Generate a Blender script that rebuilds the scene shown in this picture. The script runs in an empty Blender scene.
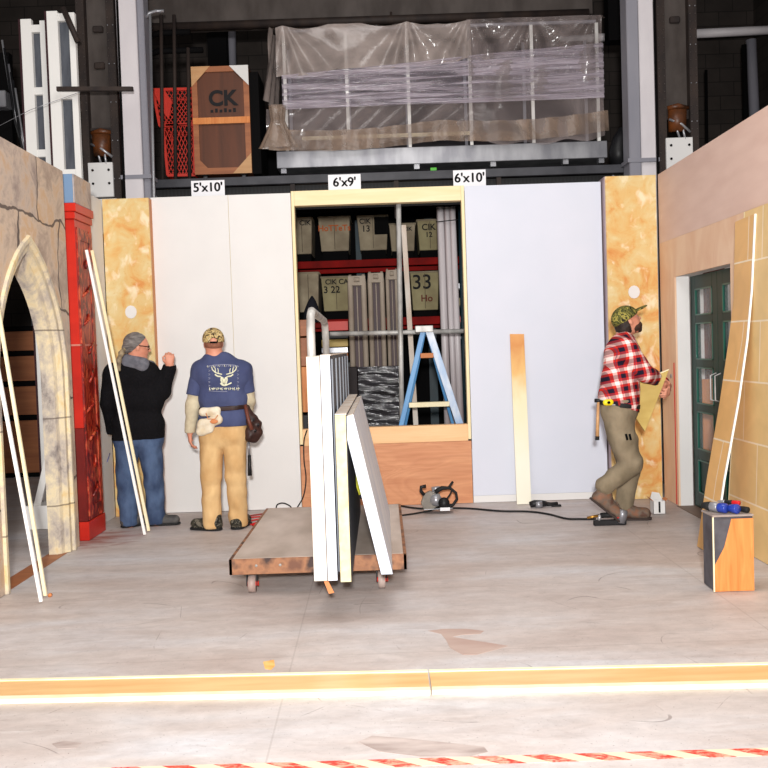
import bpy, bmesh, math, random
import numpy as np
from mathutils import Vector, Matrix
random.seed(7); RNG=np.random.default_rng(3)
scn=bpy.context.scene
col=scn.collection
# ------------------------------------------------------------------ camera
FP=930.0; TH=math.atan(36/FP); RO=math.radians(1.9); CH=1.52
FW=Vector((0,math.cos(TH),-math.sin(TH))); R0=Vector((1,0,0)); U0=Vector((0,math.sin(TH),math.cos(TH)))
CR=math.cos(RO)*R0-math.sin(RO)*U0; CU=math.sin(RO)*R0+math.cos(RO)*U0
cam=bpy.data.objects.new('camera',bpy.data.cameras.new('camera')); col.objects.link(cam)
m=Matrix((CR,CU,-FW)).transposed().to_4x4(); m.translation=Vector((0,0,CH)); cam.matrix_world=m
cam.data.sensor_width=36; cam.data.lens=FP/768*36; cam.data.clip_end=200
scn.camera=cam
# measurements taken from the photograph: a line of sight met with a real plane
def ray(px,py): return FW+CR*((px-384)/FP)-CU*((py-384)/FP)
def at(px,py,Y):
    d=ray(px,py); return Vector((0,0,CH))+d*(Y/d.y)
def ax(px,py,X):
    d=ray(px,py); return Vector((0,0,CH))+d*(X/d.x)
def fl(px,py,z=0.0):
    d=ray(px,py); return Vector((0,0,CH))+d*((z-CH)/d.z)
# ------------------------------------------------------------------ materials
def lin(c):
    c=c/255.0
    return c/12.92 if c<=.04045 else ((c+.055)/1.055)**2.4
def rgb(t): return (lin(t[0]),lin(t[1]),lin(t[2]),1)
MATS={}
def mat(name,c1,c2=None,rough=.6,scale=(3,3,3),detail=5,contrast=(.35,.65),bump=0,bscale=None,metal=0,spec=.4,c3=None,dist=0,alpha=None):
    if name in MATS: return MATS[name]
    M=bpy.data.materials.new(name); M.use_nodes=True; nt=M.node_tree; N=nt.nodes; L=nt.links
    b=N['Principled BSDF']; b.inputs['Roughness'].default_value=rough; b.inputs['Metallic'].default_value=metal
    b.inputs['Specular IOR Level'].default_value=spec; b.inputs['Base Color'].default_value=rgb(c1)
    if c2 or bump:
        tc=N.new('ShaderNodeTexCoord'); mp=N.new('ShaderNodeMapping'); mp.inputs['Scale'].default_value=scale
        L.new(tc.outputs['Object'],mp.inputs[0])
        nz=N.new('ShaderNodeTexNoise'); nz.inputs['Scale'].default_value=1; nz.inputs['Detail'].default_value=detail
        nz.inputs['Distortion'].default_value=dist
        L.new(mp.outputs[0],nz.inputs[0])
        if c2:
            cr=N.new('ShaderNodeValToRGB'); e=cr.color_ramp.elements
            e[0].position=contrast[0]; e[0].color=rgb(c1); e[1].position=contrast[1]; e[1].color=rgb(c2)
            if c3:
                k=e.new((contrast[0]+contrast[1])/2); k.color=rgb(c3)
            L.new(nz.outputs[0],cr.inputs[0]); L.new(cr.outputs[0],b.inputs['Base Color'])
        if bump:
            bp=N.new('ShaderNodeBump'); bp.inputs['Strength'].default_value=bump; bp.inputs['Distance'].default_value=.015
            if bscale:
                mp2=N.new('ShaderNodeMapping'); mp2.inputs['Scale'].default_value=bscale; L.new(tc.outputs['Object'],mp2.inputs[0])
                n2=N.new('ShaderNodeTexNoise'); n2.inputs['Scale'].default_value=1; n2.inputs['Detail'].default_value=4
                L.new(mp2.outputs[0],n2.inputs[0]); L.new(n2.outputs[0],bp.inputs['Height'])
            else: L.new(nz.outputs[0],bp.inputs['Height'])
            L.new(bp.outputs[0],b.inputs['Normal'])
    if alpha is not None: b.inputs['Alpha'].default_value=alpha
    MATS[name]=M; return M
class G:
    """small node-graph helper"""
    def __init__(s,name,rough=.6,spec=.4,metal=0):
        s.M=bpy.data.materials.new(name); s.M.use_nodes=True; s.nt=s.M.node_tree; s.N=s.nt.nodes; s.L=s.nt.links
        s.b=s.N['Principled BSDF']; s.b.inputs['Roughness'].default_value=rough; s.b.inputs['Specular IOR Level'].default_value=spec
        s.b.inputs['Metallic'].default_value=metal
        s.tc=s.N.new('ShaderNodeTexCoord'); MATS[name]=s.M
    def pt(s,scale=(1,1,1),loc=(0,0,0),rot=(0,0,0)):
        m=s.N.new('ShaderNodeMapping'); m.inputs['Scale'].default_value=scale; m.inputs['Location'].default_value=loc; m.inputs['Rotation'].default_value=rot
        s.L.new(s.tc.outputs['Object'],m.inputs[0]); return m.outputs[0]
    def noise(s,v,scale=1,detail=4,dist=0,rough=.5):
        n=s.N.new('ShaderNodeTexNoise'); n.inputs['Scale'].default_value=scale; n.inputs['Detail'].default_value=detail
        n.inputs['Distortion'].default_value=dist; n.inputs['Roughness'].default_value=rough
        s.L.new(v,n.inputs[0]); return n.outputs[0]
    def vor(s,v,scale=1,feat='F1',out=0,rnd=1):
        n=s.N.new('ShaderNodeTexVoronoi'); n.feature=feat; n.inputs['Scale'].default_value=scale
        if 'Randomness' in n.inputs: n.inputs['Randomness'].default_value=rnd
        s.L.new(v,n.inputs[0]); return n.outputs[out]
    def ramp(s,f,els,const=False):
        r=s.N.new('ShaderNodeValToRGB'); r.color_ramp.interpolation='CONSTANT' if const else 'LINEAR'
        e=r.color_ramp.elements
        while len(e)<len(els): e.new(.5)
        for k,(p,c) in enumerate(els):
            e[k].position=p; e[k].color=rgb(c) if len(c)==3 else c
        s.L.new(f,r.inputs[0]); return r.outputs[0]
    def mix(s,f,a,b,mode='MIX'):
        m=s.N.new('ShaderNodeMix'); m.data_type='RGBA'; m.blend_type=mode
        for idx,v in ((0,f),(6,a),(7,b)):
            if isinstance(v,(int,float)): m.inputs[idx].default_value=v
            elif isinstance(v,tuple): m.inputs[idx].default_value=rgb(v)
            else: s.L.new(v,m.inputs[idx])
        return m.outputs[2]
    def math(s,op,a,b=0,c=0):
        m=s.N.new('ShaderNodeMath'); m.operation=op
        for i,v in enumerate((a,b,c)):
            if isinstance(v,(int,float)): m.inputs[i].default_value=v
            else: s.L.new(v,m.inputs[i])
        return m.outputs[0]
    def sep(s,v):
        m=s.N.new('ShaderNodeSeparateXYZ'); s.L.new(v,m.inputs[0]); return m.outputs
    def comb(s,x,y,z):
        m=s.N.new('ShaderNodeCombineXYZ')
        for i,v in enumerate((x,y,z)):
            if isinstance(v,(int,float)): m.inputs[i].default_value=v
            else: s.L.new(v,m.inputs[i])
        return m.outputs[0]
    def bump(s,h,st=.4,d=.01):
        b=s.N.new('ShaderNodeBump'); b.inputs['Strength'].default_value=st; b.inputs['Distance'].default_value=d
        s.L.new(h,b.inputs['Height']); s.L.new(b.outputs[0],s.b.inputs['Normal'])
    def done(s,c):
        s.L.new(c,s.b.inputs['Base Color']); return s.M
BL=(0,0,0,1); WH=(1,1,1,1)
def gr(v): return (v,v,v,1)

def floor_mat():
    g=G('worn_floor',rough=.55,spec=.35)
    p=g.pt()
    a=g.noise(g.pt((.5,1.6,1)),1.2,6,.6)
    c=g.ramp(a,[(.3,(188,173,166)),(.5,(201,191,187)),(.68,(208,205,207))])
    st=g.ramp(g.noise(g.pt((1.6,6,1)),1,8,.5,.7),[(.44,gr(0)),(.7,gr(.55))])
    c=g.mix(st,c,(176,160,153))
    sc=g.ramp(g.noise(g.pt((12,34,1),rot=(0,0,.12)),1,9,.8,.8),[(.58,gr(0)),(.72,gr(.5))])
    c=g.mix(sc,c,(132,114,108))
    sc2=g.ramp(g.noise(g.pt((2,26,1),rot=(0,0,-.2)),1,6,1,.7),[(.62,gr(0)),(.72,gr(.55))])
    c=g.mix(sc2,c,(226,222,220))
    sp=g.ramp(g.noise(p,90,2),[(.68,gr(0)),(.74,gr(.8))])
    c=g.mix(sp,c,(110,95,90))
    for rt,th,se in ((.5,.0035,3),(-.35,.003,9),(1.2,.003,15)):
        w_=g.noise(g.pt((.55,.55,1),(se,se,0),(0,0,rt)),1,1.5,.3)
        ln=g.math('LESS_THAN',g.math('ABSOLUTE',g.math('SUBTRACT',w_,.5)),th*.22)
        brk=g.ramp(g.noise(g.pt((2.5,2.5,1),(se+3,0,0)),1,5,0,.6),[(.54,gr(0)),(.6,gr(.55))])
        c=g.mix(g.math('MULTIPLY',ln,brk),c,(112,98,94))
    mt=g.ramp(g.noise(g.pt((7,11,1)),1,9,.4,.75),[(.3,gr(.80)),(.62,gr(1))])
    c=g.mix(1.0,c,mt,'MULTIPLY')
    # hardboard sheet joints, 4 by 8 feet
    s=g.sep(g.pt((1,1,1),(.45,.3,0),(0,0,-.01)))
    jx=g.math('LESS_THAN',g.math('PINGPONG',g.math('ADD',s[0],12.2),1.22),.004)
    jy=g.math('LESS_THAN',g.math('PINGPONG',g.math('ADD',s[1],12.2),.61),.004)
    j=g.math('MULTIPLY',g.math('MAXIMUM',jx,jy),.22)
    c=g.mix(j,c,(120,105,98))
    # red dust near the red pilaster
    d=g.sep(g.pt((1,1,1),(2.45,-7.75,0)))
    rr=g.math('ADD',g.math('MULTIPLY',d[0],g.math('MULTIPLY',d[0],2.2)),g.math('MULTIPLY',d[1],g.math('MULTIPLY',d[1],3.)))
    rn=g.math('ADD',rr,g.math('MULTIPLY',g.noise(g.pt((3,9,1)),1,6,1),1.3))
    c=g.mix(g.ramp(rn,[(.55,gr(.8)),(1.0,gr(0))]),c,(140,70,52))
    g.bump(g.noise(g.pt((20,60,1)),1,5),.12,.004)
    return g.done(c)
def block_mat(name,c1,c2,cm):
    g=G(name,rough=.85,spec=.2)
    s=g.sep(g.pt())
    v=g.comb(g.math('ADD',s[0],s[1]),s[2],0)
    br=g.N.new('ShaderNodeTexBrick'); br.inputs['Scale'].default_value=1; br.inputs['Brick Width'].default_value=.4; br.inputs['Row Height'].default_value=.2
    br.inputs['Mortar Size'].default_value=.006; br.inputs['Color1'].default_value=rgb(c1); br.inputs['Color2'].default_value=rgb(c2); br.inputs['Mortar'].default_value=rgb(cm)
    g.L.new(v,br.inputs[0])
    n=g.ramp(g.noise(g.pt(),2.5,6),[(.3,gr(.6)),(.7,gr(1))])
    return g.done(g.mix(1.0,br.outputs[0],n,'MULTIPLY'))
def mottled(name,seed=0):
    g=G(name,rough=.45,spec=.3)
    a=g.noise(g.pt((1,1,1),(seed,seed,seed)),4.0,7,1.0,.6)
    c=g.ramp(a,[(.28,(220,204,160)),(.42,(216,190,134)),(.54,(216,176,110)),(.66,(212,146,78)),(.78,(200,120,58))])
    b=g.ramp(g.noise(g.pt((1,1,.8),(seed+4,0,0)),9,6,.5),[(.56,gr(0)),(.7,gr(.75))])
    c=g.mix(b,c,(240,226,196))
    d=g.ramp(g.noise(g.pt((1,1,1)),45,4),[(.62,gr(0)),(.7,gr(.3))])
    return g.done(g.mix(d,c,(190,128,55)))
def stone(name):
    g=G(name,rough=.7,spec=.2)
    s=g.sep(g.pt())
    v=g.comb(s[1],s[2],0)
    w=g.noise(g.pt((1,1,1)),2.2,3)
    v2=g.comb(g.math('ADD',s[1],g.math('MULTIPLY',w,.3)),g.math('ADD',g.math('ADD',s[2],-.09),g.math('MULTIPLY',w,.34)),0)
    br=g.N.new('ShaderNodeTexBrick'); br.inputs['Scale'].default_value=1; br.inputs['Brick Width'].default_value=.8; br.inputs['Row Height'].default_value=.66
    br.inputs['Mortar Size'].default_value=.014; br.inputs['Mortar Smooth'].default_value=.6
    br.inputs['Color1'].default_value=rgb((206,178,150)); br.inputs['Color2'].default_value=rgb((180,160,148)); br.inputs['Mortar'].default_value=rgb((74,64,60))
    g.L.new(v2,br.inputs[0])
    n=g.ramp(g.noise(g.pt(),3.6,9,.35,.68),[(.3,(104,92,90)),(.42,(160,146,138)),(.52,(204,186,168)),(.62,(200,162,122)),(.74,(232,222,208))])
    c=g.mix(.6,br.outputs[0],n)
    c=g.mix(g.ramp(br.outputs[1],[(.1,gr(0)),(.8,gr(.8))]),c,(84,72,68))
    g.bump(g.noise(g.pt(),12,5),.3,.006)
    return g.done(c)
def moulding_mat():
    g=G('stone_moulding',rough=.6,spec=.25)
    n=g.ramp(g.noise(g.pt((1,1,.7)),5,8,.25,.68),[(.3,(116,108,106)),(.42,(180,168,156)),(.55,(220,204,170)),(.66,(214,184,128)),(.78,(238,228,210))])
    s=g.sep(g.pt())
    jt=g.math('LESS_THAN',g.math('PINGPONG',g.math('ADD',s[2],.3),.34),.006)
    g.bump(g.noise(g.pt(),14,5),.3,.006)
    return g.done(g.mix(g.math('MULTIPLY',jt,.7),n,(96,84,76)))
def tiles(name,base,bw=.5):
    g=G(name,rough=.5,spec=.35)
    s=g.sep(g.pt())
    br=g.N.new('ShaderNodeTexBrick'); br.inputs['Scale'].default_value=1; br.inputs['Brick Width'].default_value=bw; br.inputs['Row Height'].default_value=.42
    br.inputs['Mortar Size'].default_value=.006; br.inputs['Color1'].default_value=rgb(base); br.inputs['Color2'].default_value=rgb(tuple(int(x*.96) for x in base)); br.inputs['Mortar'].default_value=rgb((240,222,194))
    g.L.new(g.comb(g.math('ADD',s[1],.18),g.math('ADD',s[2],.06),0),br.inputs[0])
    n=g.ramp(g.noise(g.pt(),5,6,.5),[(.3,gr(.86)),(.7,gr(1))])
    return g.done(g.mix(1.0,br.outputs[0],n,'MULTIPLY'))
def wood(name,c1,c2,axis='z',rough=.5,sc=1):
    k={'z':(14*sc,14*sc,1.2*sc),'x':(1.2*sc,14*sc,14*sc),'y':(14*sc,1.2*sc,14*sc)}[axis]
    return mat(name,c1,c2,rough=rough,scale=k,dist=1.2,detail=5,contrast=(.3,.7))
def ply_grain():
    g=G('lauan_plywood',rough=.5,spec=.3)
    n=g.noise(g.pt((1.1,1,3.2)),1.3,2,.9)
    f=g.math('FRACT',g.math('MULTIPLY',n,11))
    c=g.ramp(f,[(0,(186,126,90)),(.5,(204,144,104)),(1,(186,124,86))])
    d=g.ramp(g.noise(g.pt((2,2,30)),1,5),[(.35,(196,128,88)),(.7,(226,164,120))])
    return g.done(g.mix(.5,c,d))
def camo(name,cols,sc):
    g=G(name,rough=.8,spec=.2)
    n=g.noise(g.pt(),sc,3,1.5)
    k=len(cols)
    ps=[0,.42,.49,.56,.63][:k]
    return g.done(g.ramp(n,[(ps[i],cols[i]) for i in range(k)],True))
def plaid():
    g=G('red_plaid_flannel',rough=.9,spec=.15)
    s=g.sep(g.pt((1,1,1),rot=(0,.14,0)))
    u=g.math('ADD',s[0],g.math('MULTIPLY',s[1],.3)); v=g.math('ADD',s[2],g.math('MULTIPLY',s[1],.1))
    def band(c,per,off,w): return g.math('LESS_THAN',g.math('ABSOLUTE',g.math('SUBTRACT',g.math('FRACT',g.math('ADD',g.math('DIVIDE',c,per),off)),.5)),w)
    per=.105
    c=(206,46,34)
    dk=g.math('ADD',g.math('MULTIPLY',band(u,per,0,.17),.5),g.math('MULTIPLY',band(v,per,0,.17),.5))
    wt=g.math('ADD',g.math('MULTIPLY',band(u,per,.5,.13),.5),g.math('MULTIPLY',band(v,per,.5,.13),.5))
    o=g.mix(g.math('MULTIPLY',wt,.95),c,(246,236,230))
    o=g.mix(g.math('MULTIPLY',dk,1.0),o,(28,26,44))
    th=g.math('MAXIMUM',band(u,per,.27,.022),band(v,per,.27,.022))
    o=g.mix(g.math('MULTIPLY',th,.55),o,(60,60,90))
    return g.done(o)
def hazard():
    g=G('hazard_tape',rough=.5,spec=.3)
    s=g.sep(g.pt())
    f=g.math('FRACT',g.math('DIVIDE',g.math('ADD',s[0],g.math('MULTIPLY',s[1],1.6)),.19))
    k=g.math('LESS_THAN',f,.52)
    wear=g.ramp(g.noise(g.pt((4,10,1)),4,6,1,.7),[(.42,gr(.45)),(.56,gr(1))])
    return g.done(g.mix(g.math('MULTIPLY',k,wear),(222,206,176),(214,58,46)))
def plastic(name,c,rough,a0,a1,scale,bst,speck=.5,edge=.7):
    g=G(name,rough=rough,spec=speck)
    n=g.noise(g.pt(scale),1,6,.9)
    al=g.ramp(n,[(.35,gr(a0)),(.65,gr(a1))])
    g.L.new(al,g.b.inputs['Alpha'])
    g.bump(g.noise(g.pt(tuple(x*2.2 for x in scale)),1,5,1.2),bst,.03)
    g.b.inputs['Base Color'].default_value=rgb(c)
    return g.M

WHITE=mat('white_paint',(224,222,220),(219,217,215),rough=.6,scale=(2,2,2))
BLUEW=mat('cool_white_paint',(211,214,226),(207,211,223),rough=.6,scale=(2,2,2))
PINE=wood('pine',(230,208,160),(236,220,180),'x')
PINEZ=wood('pine_upright',(232,210,158),(238,222,180),'z')
PINKPLY=mat('pink_lauan',(222,192,178),(214,182,168),rough=.6,scale=(2,2,9),detail=4)
TANPLY=mat('tan_plywood',(232,198,168),(222,180,148),rough=.6,scale=(4,4,1.5),dist=1)
LAUAN=ply_grain()
FLOOR=floor_mat()
BLOCK=block_mat('concrete_block',(62,55,51),(54,48,45),(36,32,30))
MOT1=mottled('ochre_glaze_a',0); MOT2=mottled('ochre_glaze_b',5)
STONE=stone('painted_stone'); MOULD=moulding_mat()
TILE=tiles('ochre_tile',(234,198,138)); TILE2=tiles('orange_tile',(234,184,118),6.0)
RED=mat('red_enamel',(206,44,28),(180,34,22),rough=.35,scale=(2,2,4),spec=.4)
def redorn():
    g=G('marbled_red',rough=.4,spec=.4)
    n=g.noise(g.pt((7,7,3)),1.6,6,2.5,.6)
    return g.done(g.ramp(n,[(.3,(60,14,12)),(.44,(110,22,16)),(.52,(170,40,24)),(.6,(196,96,60)),(.7,(150,34,22))]))
REDORN=redorn()
STEELBLUE=mat('blue_grey_paint',(112,140,172),rough=.6)
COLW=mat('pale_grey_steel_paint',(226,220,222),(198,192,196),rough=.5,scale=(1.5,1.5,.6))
COLG=mat('grey_steel_and_shade_paint',(146,144,152),(124,124,134),rough=.5,scale=(2,2,.6))
RUST=mat('rusted_steel',(34,26,25),(54,42,36),rough=.7,scale=(6,6,3),detail=7)
RUSTG=mat('dirty_grey_steel',(82,74,70),(60,52,48),rough=.7,scale=(5,5,2),detail=7)
BLACK=mat('black_paint',(9,8,9),rough=.8,spec=.1)
BLACKM=mat('black_metal',(20,20,22),(32,32,35),rough=.45,scale=(8,8,8),spec=.3)
RUBBER=mat('black_rubber',(20,20,21),rough=.7)
GALV=mat('galvanised_steel',(176,176,180),(140,140,146),rough=.35,scale=(6,6,2),metal=.55)
ALU=mat('aluminium_tube',(210,204,206),(176,160,160),rough=.35,scale=(14,14,.4),metal=.0)
SILVER=mat('worn_silver_paint',(206,204,200),(150,146,142),rough=.4,scale=(9,9,5),metal=.1)
REDBEAM=mat('red_rack_beam',(158,14,8),(116,10,6),spec=.1,rough=.6,scale=(3,3,3))
TEAL=mat('dark_teal_steel',(22,54,64),(16,36,44),rough=.5,scale=(3,3,3))
CANVAS=mat('dirty_canvas',(182,168,142),(148,134,112),rough=.9,scale=(4,4,4),detail=6)
CANVASY=mat('yellowed_canvas',(176,166,126),(150,138,104),rough=.9,scale=(4,4,4),detail=6)
INK=mat('black_ink',(26,24,26),rough=.8); ORINK=mat('orange_ink',(196,96,44),rough=.8)
GREEN=mat('dark_green_gloss',(26,54,46),(20,42,36),rough=.4,scale=(2,2,2),spec=.15)
GREENL=mat('bright_green_bead',(24,84,70),rough=.3)
SKIN=mat('skin',(214,150,124),(204,134,108),rough=.55,scale=(12,12,12))
HAIRG=mat('grey_hair',(132,126,122),(88,82,80),rough=.7,scale=(20,20,90)); HAIRD=mat('dark_brown_hair',(48,34,28),(30,22,20),rough=.7,scale=(60,60,60))
HAIRB=mat('brown_beard',(74,48,36),(48,32,26),rough=.8,scale=(60,60,60))
KNIT=mat('black_knit',(17,16,18),(22,21,24),rough=.95,scale=(60,60,60),bump=.4,spec=.1)
HOOD=mat('grey_hood',(112,112,120),(92,92,100),rough=.9,scale=(30,30,30))
DENIM=mat('blue_denim',(78,98,130),(48,64,94),rough=.85,scale=(9,9,5),detail=7,bump=1,bscale=(16,16,9))
NAVY=mat('navy_cotton',(74,82,118),(60,67,102),rough=.9,scale=(5,5,4),detail=5,bump=.9,bscale=(11,11,7))
BEIGE=mat('beige_waffle',(206,194,166),(190,176,148),rough=.95,scale=(20,20,20))
TANC=mat('tan_duck_canvas',(220,184,132),(196,154,102),rough=.9,scale=(6,6,4),detail=6,bump=1,bscale=(12,12,6))
OLIVE=mat('grey_olive_canvas',(140,126,104),(114,102,82),rough=.9,scale=(7,7,5),detail=6,bump=1,bscale=(13,13,7))
LEATHER=mat('brown_leather',(62,36,30),(40,24,22),rough=.5,scale=(9,9,9),detail=5)
CREAM=mat('cream_canvas',(232,222,202),(214,196,166),rough=.9,scale=(14,14,14))
TANSUEDE=mat('tan_suede',(150,112,84),(110,78,58),rough=.8,scale=(14,14,14))
GSHOE=mat('grey_shoe',(92,90,88),(60,58,58),rough=.7,scale=(16,16,16))
BCAMO=camo('dark_camouflage',[(24,24,22),(70,66,56),(36,36,32),(110,104,92)],26)
CAMO1=camo('tan_camouflage',[(70,56,42),(206,180,122),(170,142,94),(220,198,148),(70,60,46)],24)
CAMO2=camo('green_camouflage',[(34,36,22),(110,106,52),(66,70,36),(150,140,70),(40,40,26)],13)
PLAID=plaid()
YEL=mat('yellow_plastic',(238,214,26),rough=.4); YELG=mat('yellow_green_paint',(226,222,30),rough=.4)
KHAKI=mat('ochre_board',(206,180,104),(190,160,86),rough=.5,scale=(4,4,9))
BLUEF=mat('blue_fibreglass',(98,160,212),(80,142,200),rough=.4,scale=(6,6,2)); BLUEL=mat('pale_blue_rail',(228,234,244),(160,190,228),rough=.4,scale=(10,10,4))
BLUET=mat('blue_tool_plastic',(34,58,150),rough=.25,spec=.6); REDT=mat('red_tool_plastic',(196,30,36),rough=.35)
OAK=wood('orange_fir',(226,148,82),(206,120,58),'z',.5,2); CHAR=mat('dark_stain',(84,82,88),(64,60,66),rough=.6,scale=(12,12,12),detail=6)
BROWNW=wood('brown_ply',(172,108,68),(146,88,56),'x'); BROWNWZ=wood('brown_ply_dark',(104,56,32),(78,42,24),'z',.5,.5); TANW=wood('pale_corner_wood',(206,160,112),(190,140,94),'x')
DECKW=mat('worn_deck_wood',(214,200,190),(172,156,144),rough=.6,scale=(3,1.2,3),detail=7); RUSTF=mat('rusty_frame',(110,72,54),(62,44,40),rough=.6,scale=(7,7,7),detail=7,c3=(156,108,76))
FOAMY=mat('yellow_foam_board',(226,214,176),(214,196,150),rough=.9,scale=(20,20,20)); OFFW=mat('worn_offwhite',(224,216,206),(204,184,166),rough=.7,scale=(7,7,2),detail=6); OFFW2=mat('cold_offwhite',(224,226,232),(204,210,224),rough=.6,scale=(4,4,2))
GREYF=mat('grey_felt',(92,96,104),(70,72,80),rough=.8,scale=(14,14,3)); PLASTERC=mat('plaster_moulding',(176,162,146),(150,134,118),rough=.7,scale=(6,6,3)); MAROON=mat('dark_maroon',(64,28,34),(46,20,26),rough=.5,scale=(4,4,2))
REDMESH=mat('red_plastic_mesh',(206,50,34),rough=.45)
WHEELM=mat('pale_rubber_wheel',(176,160,152),(156,132,124),rough=.5,scale=(9,9,9))
SHINYB=mat('black_stretch_film',(30,29,32),(60,58,64),rough=.16,scale=(2,2,14),spec=.9,bump=1.0,bscale=(5,5,42))
GLASSY=plastic('door_glass',(220,228,228),.05,.10,.16,(1,1,1),0,.7)
CREAMW=mat('cream_batten',(250,240,206),(240,224,180),rough=.5,scale=(6,6,2)); WHITEB=mat('white_batten',(244,242,238),rough=.5)
COPPER=mat('orange_wood_scrap',(200,124,74),rough=.6); SIGNW=mat('sign_card',(226,226,230),rough=.6)
LITEG=mat('lime_green',(90,190,60),rough=.5)
# ------------------------------------------------------------------ mesh builder
class MB:
    def __init__(s): s.v=[]; s.f=[]; s.m=[]; s.mats=[]; s.sm=[]
    def mi(s,M):
        if M not in s.mats: s.mats.append(M)
        return s.mats.index(M)
    def add(s,vs,fs,M,smooth=False):
        o=len(s.v); s.v+= [tuple(v) for v in vs]; k=s.mi(M)
        for f in fs: s.f.append(tuple(i+o for i in f)); s.m.append(k); s.sm.append(smooth)
    def box(s,x0,x1,y0,y1,z0,z1,M,T=None):
        vs=[Vector((x,y,z)) for x in (x0,x1) for y in (y0,y1) for z in (z0,z1)]
        if T is not None: vs=[T@v for v in vs]
        s.add(vs,[(0,1,3,2),(4,6,7,5),(0,4,5,1),(2,3,7,6),(0,2,6,4),(1,5,7,3)],M); return s
    def bar(s,a,b,w,t,M,up=Vector((0,1,0))):
        """rectangular bar a->b, w across, t along 'up'"""
        a=Vector(a); b=Vector(b); d=(b-a).normalized(); u=(up-d*up.dot(d)).normalized(); r=d.cross(u)
        vs=[p+r*(i*w/2)+u*(j*t/2) for p in (a,b) for i,j in ((-1,-1),(1,-1),(1,1),(-1,1))]
        s.add(vs,[(0,1,2,3),(7,6,5,4),(0,4,5,1),(1,5,6,2),(2,6,7,3),(3,7,4,0)],M); return s
    def tube(s,pts,r,M,n=10,cap=True,closed=False):
        pts=[Vector(p) for p in pts]; rs=r if isinstance(r,(list,tuple)) else [r]*len(pts)
        N=len(pts); vs=[]; pu=None
        for i,p in enumerate(pts):
            if closed: d=(pts[(i+1)%N]-pts[i-1]).normalized()
            else: d=(pts[min(i+1,N-1)]-pts[max(i-1,0)]).normalized()
            if pu is None:
                ref=Vector((0,0,1)) if abs(d.z)<.9 else Vector((1,0,0))
                pu=(ref-d*ref.dot(d)).normalized()
            else: pu=(pu-d*pu.dot(d)).normalized()
            w=d.cross(pu)
            for k in range(n):
                t=2*math.pi*k/n; vs.append(p+(pu*math.cos(t)+w*math.sin(t))*rs[i])
        fs=[]
        for i in range(N if closed else N-1):
            for k in range(n):
                a=i*n+k; b=i*n+(k+1)%n; c=((i+1)%N)*n+(k+1)%n; d=((i+1)%N)*n+k
                fs.append((a,b,c,d))
        if cap and not closed: fs.append(tuple(range(n-1,-1,-1))); fs.append(tuple(range((N-1)*n,N*n)))
        s.add(vs,fs,M,True); return s
    def prism(s,poly,ax,a,b,M):
        """poly: 2-D points in the two other axes (order x,y,z minus ax); extruded a..b along ax"""
        def P(u,v,w): return (w,u,v) if ax==0 else ((u,w,v) if ax==1 else (u,v,w))
        n=len(poly); vs=[P(u,v,a) for u,v in poly]+[P(u,v,b) for u,v in poly]
        fs=[tuple(range(n)),tuple(range(2*n-1,n-1,-1))]+[(i,(i+1)%n,(i+1)%n+n,i+n) for i in range(n)]
        s.add(vs,fs,M); return s
    def slab(s,quad,t,M,nrm=None):
        q=[Vector(p) for p in quad]
        n=nrm or (q[1]-q[0]).cross(q[2]-q[0]).normalized()
        k=len(q); vs=q+[p+n*t for p in q]
        fs=[tuple(range(k)),tuple(range(2*k-1,k-1,-1))]+[(i,(i+1)%k,(i+1)%k+k,i+k) for i in range(k)]
        s.add(vs,fs,M); return s
    def grid(s,fn,nu,nv,M,smooth=True,wrap=False):
        vs=[fn(i/(nu),j/(nv)) for i in range(nu+1) for j in range(nv+1)]
        fs=[(i*(nv+1)+j,(i+1)*(nv+1)+j,(i+1)*(nv+1)+j+1,i*(nv+1)+j+1) for i in range(nu) for j in range(nv)]
        s.add(vs,fs,M,smooth); return s
    def build(s,name,parent=None,bevel=0,origin=None):
        me=bpy.data.meshes.new(name); 
        vs=s.v
        if origin is not None: vs=[(v[0]-origin[0],v[1]-origin[1],v[2]-origin[2]) for v in vs]
        me.from_pydata(vs,[],s.f)
        for M in s.mats: me.materials.append(M)
        me.polygons.foreach_set('material_index',s.m); me.polygons.foreach_set('use_smooth',s.sm)
        bm=bmesh.new(); bm.from_mesh(me); bmesh.ops.recalc_face_normals(bm,faces=bm.faces)
        if bevel: bmesh.ops.bevel(bm,geom=list(bm.edges),offset=bevel,segments=1,affect='EDGES',profile=.5,clamp_overlap=True)
        bm.to_mesh(me); bm.free(); me.update()
        o=bpy.data.objects.new(name,me); col.objects.link(o)
        if origin is not None: o.location=origin
        if parent is not None:
            o.parent=parent; o.location=Vector(o.location)-Vector(parent.location)
        return o
def tag(o,label,cat,group=None,kind=None):
    o['label']=label; o['category']=cat
    if group: o['group']=group
    if kind: o['kind']=kind
    return o
def thing(name,loc,label,cat,group=None):
    o=bpy.data.objects.new(name,None); col.objects.link(o); o.location=loc; o.empty_display_size=.1
    return tag(o,label,cat,group)
def struct(o): o['kind']='structure'; return o
def copy_tree(o,parent=None):
    c=o.copy(); col.objects.link(c)
    if parent is not None: c.parent=parent
    for ch in list(o.children): copy_tree(ch,c)
    return c
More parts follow.
